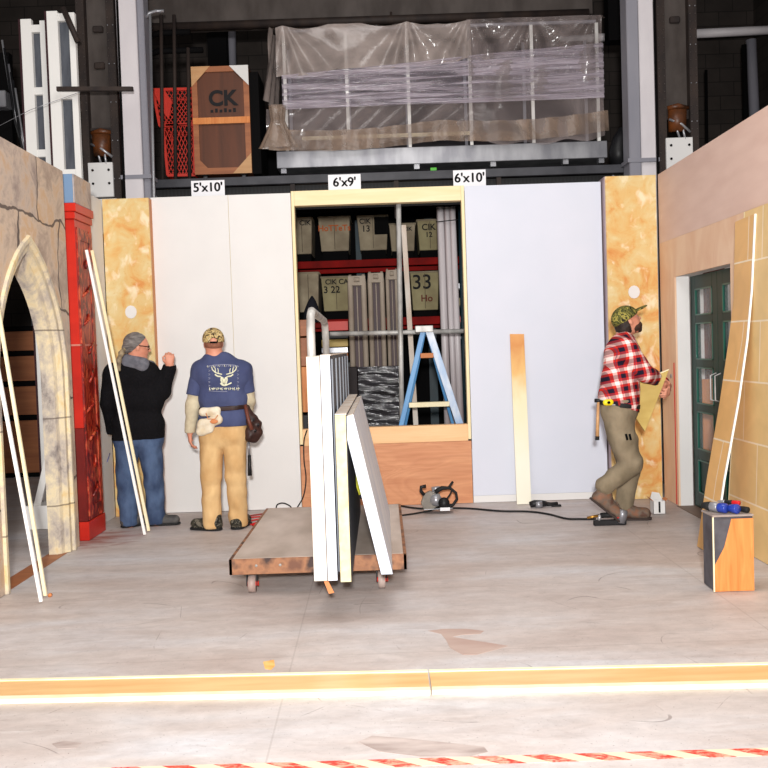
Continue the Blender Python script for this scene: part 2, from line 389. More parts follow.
def text(s,size,M,parent,pos,rot=(math.pi/2,0,0),name='lettering',bold=.0,ext=.001,sx=1,align='CENTER',heavy=0):
    cu=bpy.data.curves.new('t','FONT'); cu.body=s; cu.size=size; cu.align_x=align; cu.align_y='CENTER'; cu.extrude=ext; cu.offset=bold
    t=bpy.data.objects.new('t',cu); col.objects.link(t)
    dg=bpy.context.evaluated_depsgraph_get(); me=bpy.data.meshes.new_from_object(t.evaluated_get(dg))
    bpy.data.objects.remove(t); bpy.data.curves.remove(cu)
    me.materials.clear(); me.materials.append(M)
    if heavy:
        bm=bmesh.new(); bm.from_mesh(me); g0=list(bm.verts)+list(bm.edges)+list(bm.faces)
        for dx,dy in ((heavy,0),(-heavy,0),(0,heavy*.6),(0,-heavy*.6)):
            r=bmesh.ops.duplicate(bm,geom=g0); bmesh.ops.translate(bm,verts=[e for e in r['geom'] if isinstance(e,bmesh.types.BMVert)],vec=(dx,dy,0))
        bm.to_mesh(me); bm.free()
    o=bpy.data.objects.new(name,me); col.objects.link(o); o.parent=parent; o.location=Vector(pos)-Vector(parent.location); o.rotation_euler=rot; o.scale=(sx,1,1)
    return o
# ------------------------------------------------------------------ setting
struct(MB().box(-7,5.5,1.2,13.6,-.1,0,FLOOR).build('floor'))
struct(MB().box(-7,5.5,13.6,13.8,0,7,BLOCK).build('wall_back'))
struct(MB().box(5.5,5.7,8.95,13.8,0,7,BLOCK).build('wall_right'))
struct(MB().box(-7.2,-7,8.0,13.8,0,7,BLOCK).build('wall_left'))
struct(MB().box(-7.2,5.7,9.0,13.8,6.9,7.05,BLACKM).build('ceiling'))
MBX=MB
# floor seams / stains as their own things
def blot(name,pts,M,label,cat,z=.0012):
    vs=[fl(*p) for p in pts]; vs=[Vector((v.x,v.y,z)) for v in vs]
    mb=MB(); mb.slab([Vector((v.x,v.y,.0002)) for v in vs],z,M,Vector((0,0,1)))
    return tag(mb.build(name),label,cat)
SCUFF=mat('brown_floor_patch',(176,150,140),(188,166,156),rough=.6,scale=(3,9,1)); SCUFFD=mat('dark_scuff',(150,134,128),(190,176,170),rough=.6,scale=(4,14,1),detail=7)
blot('floor_patch',[(428,631),(443,629),(466,629),(484,631),(480,634),(462,635),(452,637),(470,640),(490,643),(508,646),(495,650),(476,655),(463,655),(450,648),(446,640),(441,634)],SCUFF,'jagged brown worn patch on the floor right of the cart','floor stain')
blot('scuff_mark',[(358,742),(372,736),(400,738),(440,742),(484,747),(488,752),(470,757),(420,757),(380,752)],SCUFFD,'long grey scuff on the floor just above the striped tape','floor stain')
blot('floor_smudge',[(52,744),(64,741),(82,743),(76,748),(58,749)],SCUFFD,'small grey smudge on the floor at lower left','floor stain')
RINGM=mat('orange_spill',(226,160,76),(240,196,120),rough=.5,scale=(20,20,1))
blot('orange_spot',[(263,662),(268,661),(274,660),(275,666),(271,670),(265,669)],RINGM,'small orange spot on the floor in front of the cart','floor stain')
# hazard tape
a=fl(170,769.9); b=fl(800,751); 
hz=MB().box(-1.6,1.6,-.032,.032,0,.001,hazard()).build('hazard_tape')
d=(b-a); hz.location=((a+b)/2).x-0,((a+b)/2).y,.0006; hz.rotation_euler=(0,0,math.atan2(d.y,d.x))
tag(hz,'red and cream striped hazard tape stuck across the floor in front','floor tape')
# ------------------------------------------------------------------ kerb boards across the floor
KO=mat('honey_plywood',(222,172,112),(234,190,132),rough=.32,scale=(2,16,2),detail=4,spec=.55)
def kerb(x0,x1,lab):
    c=Vector(((x0+x1)/2,4.13-.033*(x0+x1)/2,0))
    t=thing('plywood_plank',c,lab,'plank','plywood planks laid end to end across the floor')
    e=[]
    def q(y0,y1,z0,z1,M,n):
        mb=MB(); vs=[(x,4.13-.033*x+dy,z) for x in (x0,x1) for dy in (y0,y1) for z in (z0,z1)]
        mb.add(vs,[(0,1,3,2),(4,6,7,5),(0,4,5,1),(2,3,7,6),(0,2,6,4),(1,5,7,3)],M); return mb.build(n,t,origin=c)
    q(-.085,.105,.001,.022,KO,'board')
    q(-.125,-.0852,.001,.024,CREAMW,'lit_front_edge'); q(.1052,.13,.001,.026,CREAMW,'rear_lip')  # near edge coloured cream for the flash that whitens it; raised lip behind
    return t
kerb(-3.2,.157,'long honey-coloured plywood plank with flash-whitened front edge and cream rear lip, left of the joint in the foreground')
kerb(.165,2.45,'honey-coloured plywood plank with flash-whitened front edge and cream rear lip, right of the joint in the foreground')
# ------------------------------------------------------------------ back scenery flats
def flat(name,x0,x1,y0,y1,z0,z1,M,label,extra=None):
    c=Vector(((x0+x1)/2,(y0+y1)/2,z0)); t=thing(name,c,label,'scenery flat')
    return t,c
YB=8.9
t,c=flat('scenery_flat',-2.16,-.83,YB,YB+.1,0,3.03,WHITE,'warm white wall flat behind the two men on the left')
MB().box(-2.16,-1.425,YB,YB+.012,0.004,3.02,WHITE).build('facing_sheet',t,.001,c)
MB().box(-1.421,-.83,YB,YB+.012,0.004,3.02,WHITE).build('facing_sheet',t,.001,c)
mb=MB(); 
for x in (-2.14,-1.44,-.86): mb.box(x,x+.03,YB+.013,YB+.1,0.004,3.02,PINEZ)
mb.build('rear_frame',t,0,c)
t,c=flat('scenery_flat',.825,2.12,YB,YB+.1,0,3.03,BLUEW,'cool bluish white wall flat right of the opening')
MB().box(.825,2.12,YB,YB+.012,.07,3.03,BLUEW).build('facing_sheet',t,.001,c)
mb=MB().box(.825,2.12,YB-.002,YB+.011,0.004,.069,WHITE).build('bottom_rail',t,0,c)
mb=MB()
for x in (.84,1.45,2.08): mb.box(x,x+.03,YB+.013,YB+.1,0.004,3.02,PINEZ)
mb.build('rear_frame',t,0,c)
t,c=flat('window_flat',-.82,.815,YB,YB+.1,0,3.03,PINE,'timber framed opening flat looking through to the storage racks')
MB().box(-.795,.79,YB-.012,YB+.09,2.895,3.035,PINE).build('head_rail',t,.003,c)
MB().box(-.824,-.7955,YB-.012,YB+.09,.62,3.035,PINEZ).build('stile',t,.002,c)
MB().box(.7905,.82,YB-.012,YB+.09,.62,3.035,PINEZ).build('stile',t,.002,c)
PINE2=wood('orange_pine',(238,196,146),(230,178,124),'x')
MB().box(-.795,.79,YB-.012,YB+.09,.605,.765,PINE2).build('sill_rail',t,.003,c)
MB().box(-.824,.82,YB-.004,YB+.012,.004,.604,LAUAN).build('plywood_panel',t,.001,c)
PH=3.0
def pillar(x0,x1,y0,M,label,side,pc):
    t=thing('ochre_pillar_flat',((x0+x1)/2,y0,0),label,'scenery flat'); c=Vector(((x0+x1)/2,y0,0))
    MB().box(x0,x1,y0,y0+.02,0.004,PH,M).build('painted_face',t,.001,c)
    if side=='R': MB().box(x1-.02,x1,y0+.0205,YB+.15,0.004,PH,mat('orange_edge',(204,132,66),(190,116,56),rough=.5,scale=(3,3,3))).build('side_edge',t,0,c)
    else: MB().box(x0-.006,x0+.012,y0+.0205,YB+.15,.004,PH,mat('mauve_edge',(178,160,166),(160,144,152),rough=.5,scale=(3,3,1))).build('side_edge',t,0,c)
    p=at(*pc,y0); mb=MB()
    pts=[(p.x+math.cos(k*math.pi/6)*.055,p.z+math.sin(k*math.pi/6)*(.062 if k%6 else .055)) for k in range(12)]
    mb.prism(pts,1,y0-.006,y0-.0002,WHITE); 
    o=mb.build('blank_cover_plate',t,.001,c); o['label']='white cover plate'
    MB().tube([(p.x,y0-.012,p.z),(p.x,y0-.006,p.z)],.008,COLG).build('screw',o,0,None) if False else None
PH=3.0
pillar(-2.585,-2.15,8.78,MOT1,'ochre mottled pillar flat in the left corner behind the man in black','R',(131,312))
PH=3.06
pillar(2.14,2.615,8.8,MOT2,'ochre mottled pillar flat in the right corner behind the man in plaid','L',(634,292))
t=thing('return_flat',(-2.62,8.5,0),'narrow white return flat between red pilaster and ochre pillar','scenery flat')
MB().box(-2.66,-2.59,8.14,8.775,.004,2.99,WHITE).build('facing_sheet',t,.001,(-2.62,8.5,0))
p=ax(108.5,458,-2.588); MB().tube([p+Vector((0,-.05,-.03)),p+Vector((0,0,.0)),p+Vector((0,.05,.04))],.004,BLUET,6).build('pen_mark',t,0,None).location=-Vector(t.location)
# size signs
def sign(x0,y0,x1,y1,s,label):
    a=at(x0,y0,8.97); b=at(x1,y1,8.97); a.z-=.0
    c=Vector(((a.x+b.x)/2,8.97,b.z)); t=thing('size_sign',c,label,'sign','opening size cards along the top of the set')
    w=(b.x-a.x)/2; h=a.z-b.z
    MB().box(c.x-w,c.x+w,8.968,8.972,3.0,3.0+h+(b.z-3.0),SIGNW).build('card',t,0,c)
    z0=max(b.z,3.03)
    text(s,h*.78,INK,t,(c.x,8.9665,(a.z+3.04)/2+.0),bold=.0,sx=1.0,heavy=.0035)
sign(191,181,225,196,"5'x10'",'white size card reading 5 by 10 feet, leftmost of the three')
sign(328,175,361,190,"6'x9'",'white size card reading 6 by 9 feet, above the opening')
sign(453,170.5,486,186,"6'x10'",'white size card reading 6 by 10 feet, rightmost of the three')
# ------------------------------------------------------------------ red pilaster
t=thing('red_pilaster',(-2.55,7.9,0),'glossy red pilaster with marbled side and blue grey top, left wall','pilaster'); c=Vector((-2.55,7.9,0))
X0,X1,Y0,Y1=-2.66,-2.497,7.68,8.12
MB().box(X0,X1,Y0,Y1,.94,2.66,RED).build('upper_shaft',t,.003,c)
o=MB().box(X0,X1,Y0,Y1,.16,.939,mat('dark_red_lower',(120,26,20),(84,18,16),rough=.4,scale=(3,3,3))).build('lower_shaft',t,.003,c); o['label']='darker red lower shaft'  # lower part of the shaft coloured darker red than the upper
mb=MB().box(X1,X1+.012,Y0+.03,Y0+.1,.17,2.6,REDORN).box(X1,X1+.012,Y1-.1,Y1-.03,.17,2.6,REDORN)
for z in (.2,1.35,2.5): mb.box(X1,X1+.012,Y0+.1,Y1-.1,z,z+.08,REDORN)
mb.box(X1,X1+.005,Y0+.1,Y1-.1,.17,2.6,REDORN)
for k in range(9):
    z=.35+k*.24
    mb.tube([(X1+.006,Y0+.15+.08*math.sin(k*1.7),z),(X1+.02,(Y0+Y1)/2,z+.05),(X1+.006,Y1-.15-.06*math.sin(k*2.3),z+.1)],.012,REDORN,6)
mb.build('carved_side_panel',t,0,c)['label']='marbled dark red carved panel'
MB().box(X0,X1+.012,Y0-.012,Y1+.005,0.003,.158,RED).build('plinth',t,.004,c)
mb=MB().box(X0,X1+.012,Y0-.02,Y1+.005,2.662,2.72,RED).box(X0,X1+.025,Y0-.03,Y1+.01,2.721,2.79,RED).build('cornice',t,.005,c)
MB().box(X0,X1+.006,Y0-.01,Y1+.01,1.62,1.635,mat('pinkish_joint',(196,120,104),rough=.5)).build('joint_strip',t,0,c)
o=MB().box(X0,X1,Y0,Y1,2.795,3.03,STEELBLUE).box(X1,X1+.012,Y0+.0,Y1,2.795,3.03,STONE).build('frieze_block',t,.002,c); o['label']='flat blue grey top block'
# ------------------------------------------------------------------ stone arch flat
YC=6.655; SP=1.36
def archc(hw,apex,n=14):
    L=[]
    h=apex-SP; r=(hw*hw+h*h)/(2*hw)
    for k in range(n+1):
        z=h*k/n; y=hw-(r-math.sqrt(max(r*r-z*z,0)))
        L.append((y,SP+z))
    return L
def archpoly(hw,apex,zb=0.004):
    R=archc(hw,apex); P=[(YC-hw,zb)]+[(YC-y,z) for y,z in R]+[(YC+y,z) for y,z in R[::-1][1:]]+[(YC+hw,zb)]
    return P
t=thing('stone_arch_flat',(-2.57,YC,0),'tall painted stone wall flat with a pointed gothic archway','archway flat'); c=Vector((-2.57,YC,0))
inn=archpoly(.67,2.39); poly=[(4.6,.004)]+inn+[(7.46,.004),(7.46,3.01),(4.6,3.01)]
MB().prism(poly,0,-2.63,-2.5,STONE).build('wall_face',t,0,c)
# moulding: swept ring between inner and outer curves with a chamfer
def ring(curves,M,name):
    mb=MB(); n=len(curves[0][1]); vs=[]
    for X,P in curves: vs+=[(X,y,z) for y,z in P]
    K=len(curves); fs=[]
    for k in range(K):
        a=k*n; b=((k+1)%K)*n
        for i in range(n-1): fs.append((a+i,a+i+1,b+i+1,b+i))
    fs.append(tuple(k*n for k in range(K))); fs.append(tuple(k*n+n-1 for k in range(K)))
    mb.add(vs,fs,M); return mb.build(name,t,0,c)
ring([(-2.499,archpoly(.68,2.41)),(-2.478,archpoly(.675,2.40)),(-2.478,archpoly(.645,2.365)),(-2.50,archpoly(.635,2.35)),(-2.50,archpoly(.59,2.30)),(-2.535,archpoly(.565,2.27)),(-2.55,archpoly(.53,2.22)),(-2.575,archpoly(.51,2.19)),(-2.64,archpoly(.505,2.185)),(-2.64,archpoly(.66,2.38)),(-2.50,archpoly(.66,2.38))],MOULD,'arch_moulding')
MB().box(-2.66,-2.52,5.9,7.42,.0008,.0035,BROWNW).build('threshold_strip',t,0,c)
# battens leaning on left side
def batten(name,a,b,w,tk,M,label,cap=None,grp=None):
    c=Vector(a); t_=MB().bar(a,b,w,tk,M).build(name,None,.001,c); tag(t_,label,'batten',grp); return t_
batten('timber_batten',fl(45.5,595.5,.012),ax(-14,235,-2.466),.02,.02,CREAMW,'cream timber batten leaning on the arch, nearer the archway of the two')
batten('timber_batten',fl(41.3,601.5,.012),ax(-22,262,-2.466),.02,.02,WHITEB,'white timber batten leaning on the arch, nearer the picture edge of the two')
q=fl(49.5,595.5,0.012); MB0=MB(); MB0.tube([q+Vector((0,0,-.0)),q+Vector((0,.02,.0))],.012,COPPER,10); tag(MB0.build('cork_disc',None,0,q),'small round wooden plug beside the foot of the leaning cream batten','wood plug')
batten('timber_batten',fl(145.5,534,.01)+Vector((0,-.02,0)),ax(86.5,250,-2.45),.022,.02,WHITEB,'white timber batten in front of the man in black, leaning on red pilaster')
batten('timber_batten',fl(148,531.5,.01)+Vector((.0,.03,0)),ax(91,250,-2.44)+Vector((0,.03,.0)),.024,.02,CREAMW,'cream yellow batten crossing the man in black, just right of the white one')
# area beyond archway
t=thing('plywood_crate_stack',(-4.4,12.2,0),'stack of brown plywood cases seen through the archway','crate stack'); c=Vector((-4.4,12.2,0))
zs=[.0,.75,1.19,1.58,1.9]
for k in range(4):
    MB().box(-5.4,-3.8,12,12.8,zs[k]+.06,zs[k+1]-.01,BROWNW).build('case',t,.004,c)
    MB().box(-5.42,-3.78,11.99,12.82,zs[k+1]-.01,zs[k+1]+.055,BLACK).build('dark_shelf_edge',t,0,c)
MB().box(-5.4,-3.8,12,12.8,0.004,.06,BLACK).build('base_skid',t,0,c)
tag(MB().box(-4.55,-4.15,12.1,12.4,1.957,2.1,GREYF).build('grey_box',None,.004,(-4.4,12.2,1.957)),'small grey box on top of the plywood cases beyond the archway','box')
t=thing('stage_brace',(-3.1,8.2,0),'white timber brace with a foot box behind the archway','brace'); c=Vector((-3.1,8.2,0))
a=at(37,508,8.3); b=at(56,425,8.1)
MB().bar(a,b,.06,.03,WHITEB).build('diagonal_leg',t,.002,c)
a=fl(27,530); MB().box(a.x,a.x+.32,8.25,8.5,.004,.215,WHITEB).build('foot_box',t,.004,c)
a=at(48,505,8.4); MB().box(a.x,a.x+.06,8.52,8.56,.22,.6,RED).build('red_post',t,.002,c)
# tall white frames top left
def wframe(x0,x1,ytop,Y,label,rungs):
    a=at(x0,ytop,Y); b=at(x1,ytop,Y); t=thing('slotted_flat',(a.x,Y,0),label,'timber frame','white slotted frames stored upright at top left'); c=Vector((a.x,Y,0))
    w=.11
    MB().box(a.x,a.x+w,Y,Y+.06,.004,a.z,WHITEB).build('stile',t,.003,c); MB().box(b.x-w*.55,b.x,Y+.0,Y+.06,.004,a.z-.02,WHITEB).build('stile',t,.003,c)
    MB().box(a.x-.02,a.x-.001,Y,Y+.07,.004,a.z,MAROON).build('edge_strip',t,0,c)
    for z in rungs: MB().box(a.x+w,b.x-w*.55,Y+.005,Y+.055,z,z+.075,WHITEB).build('rung',t,.002,c)
    mb=MB().box(a.x+w,b.x-w*.55,Y+.056,Y+.062,.004,a.z-.05,GREYF).build('dark_backing',t,0,c)
wframe(20,45,19,9.6,'shorter white slotted frame at top left, nearer the picture edge',[4.85-k*.63 for k in range(7)])
wframe(46,74,11,9.5,'taller white slotted frame at top left beside the rusty column',[4.92-k*.78 for k in range(6)])
tag(MB().tube([at(-5,128,9.3),at(30,110,9.3),at(80,92,9.3)],.003,GALV,6).build('hanging_wire',None,0,None),'thin grey wire strung in front of the white frames','wire')
t=thing('stored_fittings',(-4.6,10.2,0),'dark stored metal fittings high at the left edge','stored fittings'); c=Vector((-4.6,10.2,0))
for k in range(7):
    a=at(2+k*2.2,40+k*8,10.2); MB().tube([a,a+Vector((.02,.1,-.5-.1*(k%3))),a+Vector((.12,.1,-1.1))],.012,GALV if k%3==0 else BLACKM,6).build('bent_rod',t,0,c)
a=at(0,100,10.3); MB().box(a.x-.1,a.x+.1,10.2,10.4,a.z-.1,a.z+.08,GALV).build('lamp_head',t,.01,c)
MB().box(-4.8,-4.0,10.35,10.45,2.6,4.9,BLACK).box(-4.8,-4.74,10.35,10.45,.004,2.6,BLACK).build('dark_panel',t,0,c)
# ------------------------------------------------------------------ right wall flat with green doors
t=thing('doorway_flat',(2.7,7.6,0),'pink and tan plywood wall flat with a deep doorway on the right','scenery flat'); c=Vector((2.7,7.6,0))
XW=2.635
MB().box(XW,XW+.016,4.3,8.8,2.415,3.06,PINKPLY).build('upper_panel',t,0,c)['label']='pinkish upper panel'
mb=MB().prism([(4.3,.004),(7.03,.004),(7.03,2.07),(8.37,2.07),(8.37,.004),(8.8,.004),(8.8,2.414),(4.3,2.414)],0,XW,XW+.016,TANPLY); mb.build('lower_panel',t,0,c)
mb=MB().box(XW+.0165,XW+.13,8.371,8.39,.004,2.09,WHITE).build('jamb',t,0,c); MB().box(XW+.0165,XW+.13,7.01,7.029,.004,2.09,WHITE).build('jamb',t,0,c)
MB().box(XW+.0165,XW+.13,7.03,8.37,2.071,2.09,WHITE).build('head_jamb',t,0,c)
MB().box(XW-.02,XW+.3,7.03,8.37,.0008,.004,mat('brown_sill',(120,98,84),rough=.6)).build('threshold',t,0,c)
MB().box(XW-.006,XW-.0005,8.42,8.432,.01,1.3,REDT).build('red_strip',t,0,c)
p=ax(671,376,XW-.001); MB().tube([p,p+Vector((-.004,0,0))],.022,GALV,12).build('grey_disc',t,0,c)
def leaf(y0,y1,label):
    ym=(y0+y1)/2; XD=2.775
    t=thing('french_door',(XD,ym,0),label,'door','dark green glazed door leaves in the doorway'); c=Vector((XD,ym,0)); w=y1-y0; st=.12
    mb=MB().box(XD,XD+.045,y0,y0+st,.008,2.066,GREEN).box(XD,XD+.045,y1-st,y1,.008,2.066,GREEN)
    rows=[(.65,.99),(1.045,1.365),(1.425,1.745),(1.80,2.0)]
    zb=[.3,.52]+[]
    rows=[(.53,.87),(.935,1.26),(1.325,1.65),(1.715,1.95)]
    edges=[.008,.14,.44,.53,.87,.935,1.26,1.325,1.65,1.715,1.95,2.066]
    for k in (0,2,4,6,8,10): mb.box(XD,XD+.045,y0+st,y1-st,edges[k],edges[k+1],GREEN)
    mb.build('door_frame',t,.002,c)
    MB().box(XD+.012,XD+.03,y0+st,y1-st,.14,.44,GREEN).build('bottom_panel',t,.006,c)
    for a,b in rows:
        g=MB().box(XD+.02,XD+.024,y0+st+.001,y1-st-.001,a+.001,b-.001,GLASSY).build('glass_pane',t,0,c)
    mb=MB()
    for a,b in rows+[(.14,.44)]:
        for (ya,yb,za,zb_) in ((y0+st,y0+st+.012,a,b),(y1-st-.012,y1-st,a,b),(y0+st,y1-st,a,a+.012),(y0+st,y1-st,b-.012,b)): mb.box(XD-.004,XD+.01,ya,yb,za,zb_,GREENL)
    mb.build('glazing_bead',t,0,c)
    hy=y0+.05 if y0>7.6 else y1-.05
    MB().tube([(XD,hy,.98),(XD-.05,hy,1.0),(XD-.05,hy,1.2),(XD,hy,1.22)],.006,SILVER,8).build('pull_handle',t,0,c)
leaf(7.705,8.365,'dark green glazed door leaf beside the white jamb')
leaf(7.035,7.70,'dark green glazed door leaf partly hidden by the leaning strip')
tag(MB().box(2.9,3.11,9.0,9.03,.004,2.3,WHITE).box(3.33,3.4,9.0,9.03,.004,2.3,WHITE).build('white_panel',None,0,(3.0,9.0,0)),'white panel standing behind the green doors, seen through the panes','panel')
t=thing('red_brown_drape',(3.3,9.1,0),'reddish brown ribbed board behind the green doors','board'); 
mb=MB().grid(lambda u,v:(3.0+u*.9,9.1+.015*math.sin(u*90),.004+v*2.2),60,2,mat('red_brown_cloth',(120,60,50),(86,42,38),rough=.7,scale=(3,9,3))); mb.build('ribbed_face',t,0,t.location)
tag(MB().box(3.03,3.25,8.85,8.95,.004,1.12,OAK).build('timber_block',None,.003,(3.1,8.9,0)),'orange timber offcut standing behind the green doors','timber')
# tiled panel and bowed strip
t=thing('tiled_scenery_flat',(2.45,6.2,0),'large ochre painted tile panel leaning on the right wall','scenery panel'); c=Vector((2.45,6.2,0))
def tp(y,z): return Vector((2.5+.1*z/2.4,y,z))
MB().slab([tp(4.9,.004),tp(6.84,.004),tp(6.64,2.4),tp(4.9,2.4)],.02,TILE,Vector((1,0,0))).build('tiled_face',t,0,None).location=-t.location
mb=MB(); MB().slab([tp(6.842,.004),tp(6.855,.004),tp(6.655,2.4),tp(6.642,2.4)],.022,CREAMW,Vector((1,0,0))).build('cut_edge',t,0,None).location=-t.location
st=[(222,735,214,754,2.585),(300,733.5,290,750.5,2.56),(345,728,340,746,2.52),(400,720,400,737.5,2.44),(477,707,480,723,2.32),(545,697,553,712,2.235)]
L=[ax(a[1],a[0],a[4]) for a in st]; Rr=[ax(a[3],a[2],a[4]+.0) for a in st]; L[-1].z=.006; Rr[-1].z=.006
t=thing('tile_strip',L[-1],'narrow bowed tile-painted strip with white edge leaning in front of green doors','scenery strip')
mb=MB(); vs=[];K=len(st)
for s_ in (0,.014):
    for k in range(K): vs+= [L[k]+Vector((s_,0,0)),Rr[k]+Vector((s_,0,0))]
fs=[]
for k in range(K-1):
    a=2*k; fs+=[(a,a+1,a+3,a+2),(2*K+a,2*K+a+2,2*K+a+3,2*K+a+1),(a,a+2,2*K+a+2,2*K+a)]
fs+=[(0,1,2*K+1,2*K),(2*K-2,2*K-1,4*K-1,4*K-2)]
mb.add(vs,fs,TILE2); mb.build('tiled_face',t,0,L[-1])
mb=MB()
for k in range(K-1): mb.bar(Rr[k]+Vector((.006,-.008,0)),Rr[k+1]+Vector((.006,-.008,0)),.012,.012,WHITEB,Vector((1,0,0)))
mb.build('white_edge',t,0,L[-1])
# ------------------------------------------------------------------ block with tools
t=thing('timber_pedestal',(2.05,5.6,0),'upright orange timber block with dark stained corner, holding small tools','block'); c=Vector((2.05,5.6,0))
bx0,bx1,by0,by1,bz=1.925,2.165,5.49,5.68,.45
MB().box(bx0+.006,bx1,by0+.004,by1,.004,bz,CHAR).build('core',t,.003,c)
# front face: orange with dark stained part
def zf(py): return at(720,py,by0).z
mb=MB(); xs=lambda px,py: at(px,py,by0).x
MB().prism([(bx0+.005,.004),(bx1,.004),(bx1,bz-.012),(bx0+.11,bz-.012),(bx0+.065,.27),(bx0+.005,.16)],1,by0-.004,by0+.003,OAK).build('orange_facing',t,0,c)['label']='orange grained facing'
MB().prism([(bx0+.005,.161),(bx0+.0645,.271),(bx0+.1095,bz-.012),(bx0+.005,bz-.012)],1,by0-.004,by0+.003,CHAR).build('stained_facing',t,0,c)['label']='dark stained facing'
MB().box(bx0-.002,bx1+.003,by0-.006,by1,bz+.0005,bz+.012,mat('grey_wood_top',(168,156,150),(140,126,120),rough=.6,scale=(8,8,8))).build('top_board',t,.002,c)
MB().box(bx0-.002,bx0+.005,by0-.006,by0+.004,.004,bz,CREAMW).build('pale_edge',t,0,c)
def cyl_tool(name,p0,p1,rs,Ms,label,cat):
    p0=Vector(p0);p1=Vector(p1); n=len(rs); t=thing(name,p0,label,cat)
    names=['end_cap','barrel','collar','grip']
    for k in range(n-1):
        a=p0.lerp(p1,k/(n-1)); b=p0.lerp(p1,(k+1)/(n-1)-.01)
        MB().tube([a,a.lerp(b,.08),a.lerp(b,.92),b],[rs[k]*.9,rs[k],rs[k+1],rs[k+1]*.9],Ms[k],12).build(names[k%4],t,0,p0)
    return t
zt=bz+.0125
cyl_tool('spray_can',(bx0+.10,5.53,zt+.031),(bx0+.0,5.66,zt+.031),[.03,.03,.029,.02],[BLUET,GALV,RUBBER],'blue and silver can lying on the block, nearer its left edge','can')
cyl_tool('flashlight',(bx0+.155,5.50,zt+.03),(bx0+.07,5.67,zt+.024),[.03,.024,.02,.018],[BLUET,BLACKM,GALV],'blue topped torch lying on the block, in the middle','torch')
cyl_tool('screwdriver',(bx0+.225,5.52,zt+.019),(bx0+.14,5.68,zt+.018),[.019,.017,.012,.006],[RUBBER,RED,RUBBER],'black and red handled screwdriver lying on the block, at right','screwdriver')
cyl_tool('hand_punch',(bx0+.19,5.56,zt+.055),(bx0+.10,5.68,zt+.05),[.014,.014,.012,.005],[REDT,BLACKM,GALV],'thin red and black hand tool lying across the others on the block','hand tool')
# small carton
p=fl(653.5,514.5); t=thing('small_carton',(p.x+.05,p.y+.05,0),'small white open carton on the floor near the right corner','carton'); c=Vector((p.x+.05,p.y+.05,0))
X0,X1,Y0,Y1=p.x,p.x+.105,p.y,p.y+.1; hz_=.115; mb=MB()
mb.box(X0,X1,Y0,Y0+.003,.002,hz_,WHITE).box(X0,X1,Y1-.003,Y1,.002,hz_,WHITE).box(X0,X0+.003,Y0,Y1,.002,hz_,WHITE).box(X1-.003,X1,Y0,Y1,.002,hz_,WHITE).box(X0,X1,Y0,Y1,.002,.005,WHITE); mb.build('carton_body',t,0,c)
MB().box(X0+.045,X0+.062,Y0-.001,Y0-.0002,.015,.11,INK).build('printed_mark',t,0,c)
mb=MB(); mb.slab([Vector((X0,Y1,hz_)),Vector((X1,Y1,hz_)),Vector((X1-.015,Y1+.03,hz_+.05)),Vector((X0+.03,Y1+.04,hz_+.06))],.003,WHITE); mb.build('rear_flap',t,0,c)
mb=MB(); mb.slab([Vector((X0,Y0,hz_)),Vector((X0,Y1,hz_)),Vector((X0-.03,Y1,hz_+.03)),Vector((X0-.03,Y0,hz_+.03))],.003,COPPER); mb.slab([Vector((X1,Y0,hz_)),Vector((X1,Y1,hz_)),Vector((X1+.02,Y1,hz_+.02)),Vector((X1+.02,Y0,hz_+.02))],.003,COPPER); mb.build('side_flap',t,0,c)
# ------------------------------------------------------------------ leaning board
a=fl(523.5,506.5)
t=thing('leaning_board',(a.x,8.78,0),'tall narrow plank, orange at top and cream below, leaning on the bluish flat','plank'); c=Vector((a.x,8.78,0))
bl_=at(517,505.5,8.72); br_=at(531.5,505,8.72); tl=at(510,334,8.88); tr=at(524,334,8.88)
bl_.z=br_.z=.004
g=G('stained_top_plank',rough=.4)
s=g.sep(g.pt()); n=g.noise(g.pt((6,6,3)),1.5,5,.5)
h=g.math('ADD',s[2],g.math('MULTIPLY',n,.35))
BRD=g.done(g.ramp(g.math('DIVIDE',h,1.9),[(.3,(236,231,212)),(.6,(234,220,180)),(.76,(226,180,108)),(.88,(206,136,66)),(.97,(226,170,104)),(1,(186,112,50))]))  # stained orange at the top, pale cream towards the foot
MB().slab([bl_,br_,tr,tl],.018,BRD,Vector((0,1,0))).build('plank_face',t,.001,c)
# ------------------------------------------------------------------ platform cart
t=thing('platform_cart',(-.45,6.7,0),'low platform cart with rusty edge and pipe loop, carrying panels','cart'); c=Vector((-.45,6.7,0))
DZ=.234; cx0,cx1,cy0,cy1=-1.005,.105,5.76,7.62
MB().box(cx0+.02,cx1-.02,cy0+.012,cy1-.012,DZ-.03,DZ,DECKW).build('deck_board',t,.003,c)
mb=MB().box(cx0,cx1,cy0,cy0+.012,DZ-.1,DZ-.001,RUSTF).box(cx0,cx1,cy1-.012,cy1,DZ-.1,DZ-.001,RUSTF).box(cx0,cx0+.02,cy0,cy1,DZ-.1,DZ-.001,RUSTF).box(cx1-.02,cx1,cy0,cy1,DZ-.1,DZ-.001,RUSTF)
mb.build('rim_frame',t,.002,c)
for x in (cx0+.17,cx0+.32,cx0+.55,cx1-.15): 
    MB().tube([(x,cy0-.004,DZ-.045),(x,cy0+.0,DZ-.045)],.009,SILVER,8).build('bolt',t,0,c)
